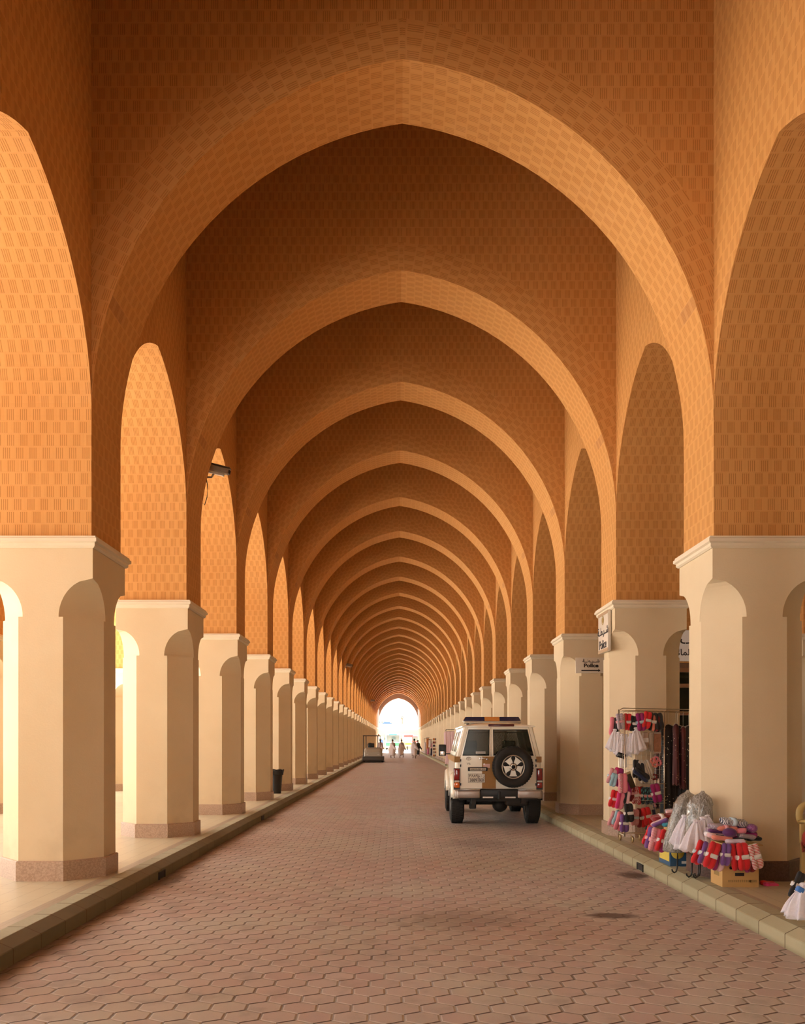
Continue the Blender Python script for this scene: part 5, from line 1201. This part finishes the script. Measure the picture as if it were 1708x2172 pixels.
# boundary wall, mound, canopy
m=MB(); m.box((0,176,2.1),(120,.5,4.2)); tag(m.build('boundary_wall',plain('pale_yellow_wall',(.42,.31,.16),.9,var=.05,scale=.5)),'long pale yellow boundary wall behind the bus beyond the exit','wall')
m=MB(); rows=[]
for y,z in ((178,-.5),(181,2.8),(200,4.6),(260,7),(330,8.9),(420,7)): rows.append([(x,y,z+.15*math.sin(x*.21+y)) for x in range(-100,101,5)])
m.grid(rows,closed=False); tag(m.build('sand_mound',plain('pale_sand',(.74,.66,.52),1,var=.08,scale=.3)),'pale sandy rise behind the boundary wall beyond the exit','mound')
t=thing('blue_canopy','blue and white striped canopy tent on the rise, upper left of the exit view','tent',(-4.3,300,7.9))
m=MB(); m.grid([[(-2,-1,0),(2,-1,0),(2,1,0),(-2,1,0)],[(-2,-1,.35),(2,-1,.35),(2,1,.35),(-2,1,.35)],[(-.8,-.2,1.1),(1,-.2,1.1),(1,.2,1.1),(-.8,.2,1.1)]],smooth=False); m.build('canvas',BLUP,t)
for x in (-1.9,1.9): m=MB(); m.tube([(x,-.9,-1.6),(x,-.9,0)],.08,6); m.build('post',WP,t)
# palm
t=thing('palm_tree','date palm on the rise in the right half of the exit view','palm tree',(1.6,330,8.9))
m=MB(); m.tube([(0,0,-.6),(.08,0,.8),(.05,0,1.7),(.12,0,2.6)],[.26,.2,.18,.2],10); m.build('trunk',plain('palm_bark',(.14,.09,.05),.9,var=.3,scale=6),t)
m=MB(); rnd=random.Random(3)
for k in range(42):
    a=rnd.random()*2*PI; up=rnd.uniform(-.2,1.25); L=rnd.uniform(1.8,2.5); pts=[]
    for j in range(7):
        f=j/6; pts.append(Vector((.12+math.cos(a)*L*f*math.cos(up*(1-.3*f)), math.sin(a)*L*f*math.cos(up*(1-.3*f))  , 2.6+L*f*math.sin(up)-1.3*f*f*1.1)))
    side=Vector((-math.sin(a),math.cos(a),0))
    for j in range(6):
        p,q=pts[j],pts[j+1]
        for sx in (-1,1):
            for s_ in range(3):
                b0=p+(q-p)*(s_/3); ln=.48*math.sin(PI*min(.97,(j+s_/3)/6+.12))
                tip=b0+side*sx*ln+(q-p).normalized()*ln*.6+Vector((0,0,-.15)); m.face([b0,b0+(q-p)*.2,tip])
m.build('fronds',plain('pale_palm_green',(.08,.075,.015),.7,var=.2,scale=3),t)
for i,(x,y,h,mt) in enumerate([(-6.8,340,2.2,'pale_sand'),(-3.5,345,1.6,'pale_sand')]):
    t=thing('low_building',['low sandy building on the rise above the blue canopy','small sandy hut on the rise left of the palm'][i],'building',(x,y,8.6)); m=MB(); m.box((0,0,h/2+.2),(4.5-2*i,3,h)); m.build('walls',plain('tan_masonry',(.62,.50,.34),.9),t); m=MB(); m.box((0,0,h+.3),(4.8-2*i,3.3,.18)); m.build('roof_slab',GROUND,t)
    for k in (-1,0,1): m=MB(); m.box((k*1.1*(1-.4*i),-1.5,h*.55),(.4,.08,.5)); m.build('window',GLS,t)
SKY=4.2; SUN=80.0; EXPO=0.33
# ------------------------------------------------------------------ light and camera
sc=bpy.context.scene
w=bpy.data.worlds.new('sky'); sc.world=w; w.use_nodes=True
bg=w.node_tree.nodes['Background']; bg.inputs[0].default_value=(1.0,.97,.92,1); bg.inputs[1].default_value=SKY
s=bpy.data.lights.new('sun','SUN'); s.energy=SUN; s.angle=R(1.0); s.color=(1,.95,.88)
so=bpy.data.objects.new('sun',s); C.objects.link(so)
el=R(26.5); d=Vector((0,-math.cos(el),-math.sin(el))); so.rotation_euler=d.to_track_quat('-Z','Y').to_euler(); so.location=(0,140,60)
cam=bpy.data.cameras.new('camera'); co=bpy.data.objects.new('camera',cam); C.objects.link(co)
cam.sensor_fit='HORIZONTAL'; cam.sensor_width=36; cam.lens=36*1700/1708; cam.shift_x=9/1708; cam.shift_y=487/1708
cam.clip_start=.05; cam.clip_end=1500
co.location=(0,0,1.6); co.rotation_euler=(PI/2,0,0); sc.camera=co
sc.view_settings.view_transform='Standard'; sc.view_settings.look='None'; sc.view_settings.gamma=1; sc.view_settings.use_curve_mapping=False
sc.view_settings.exposure=EXPO
sc.cycles.use_denoising=True; sc.cycles.max_bounces=7; sc.cycles.diffuse_bounces=4; sc.cycles.transparent_max_bounces=12
sc.cycles.sample_clamp_indirect=10
sc.cycles.use_adaptive_sampling=True; sc.cycles.adaptive_threshold=.07
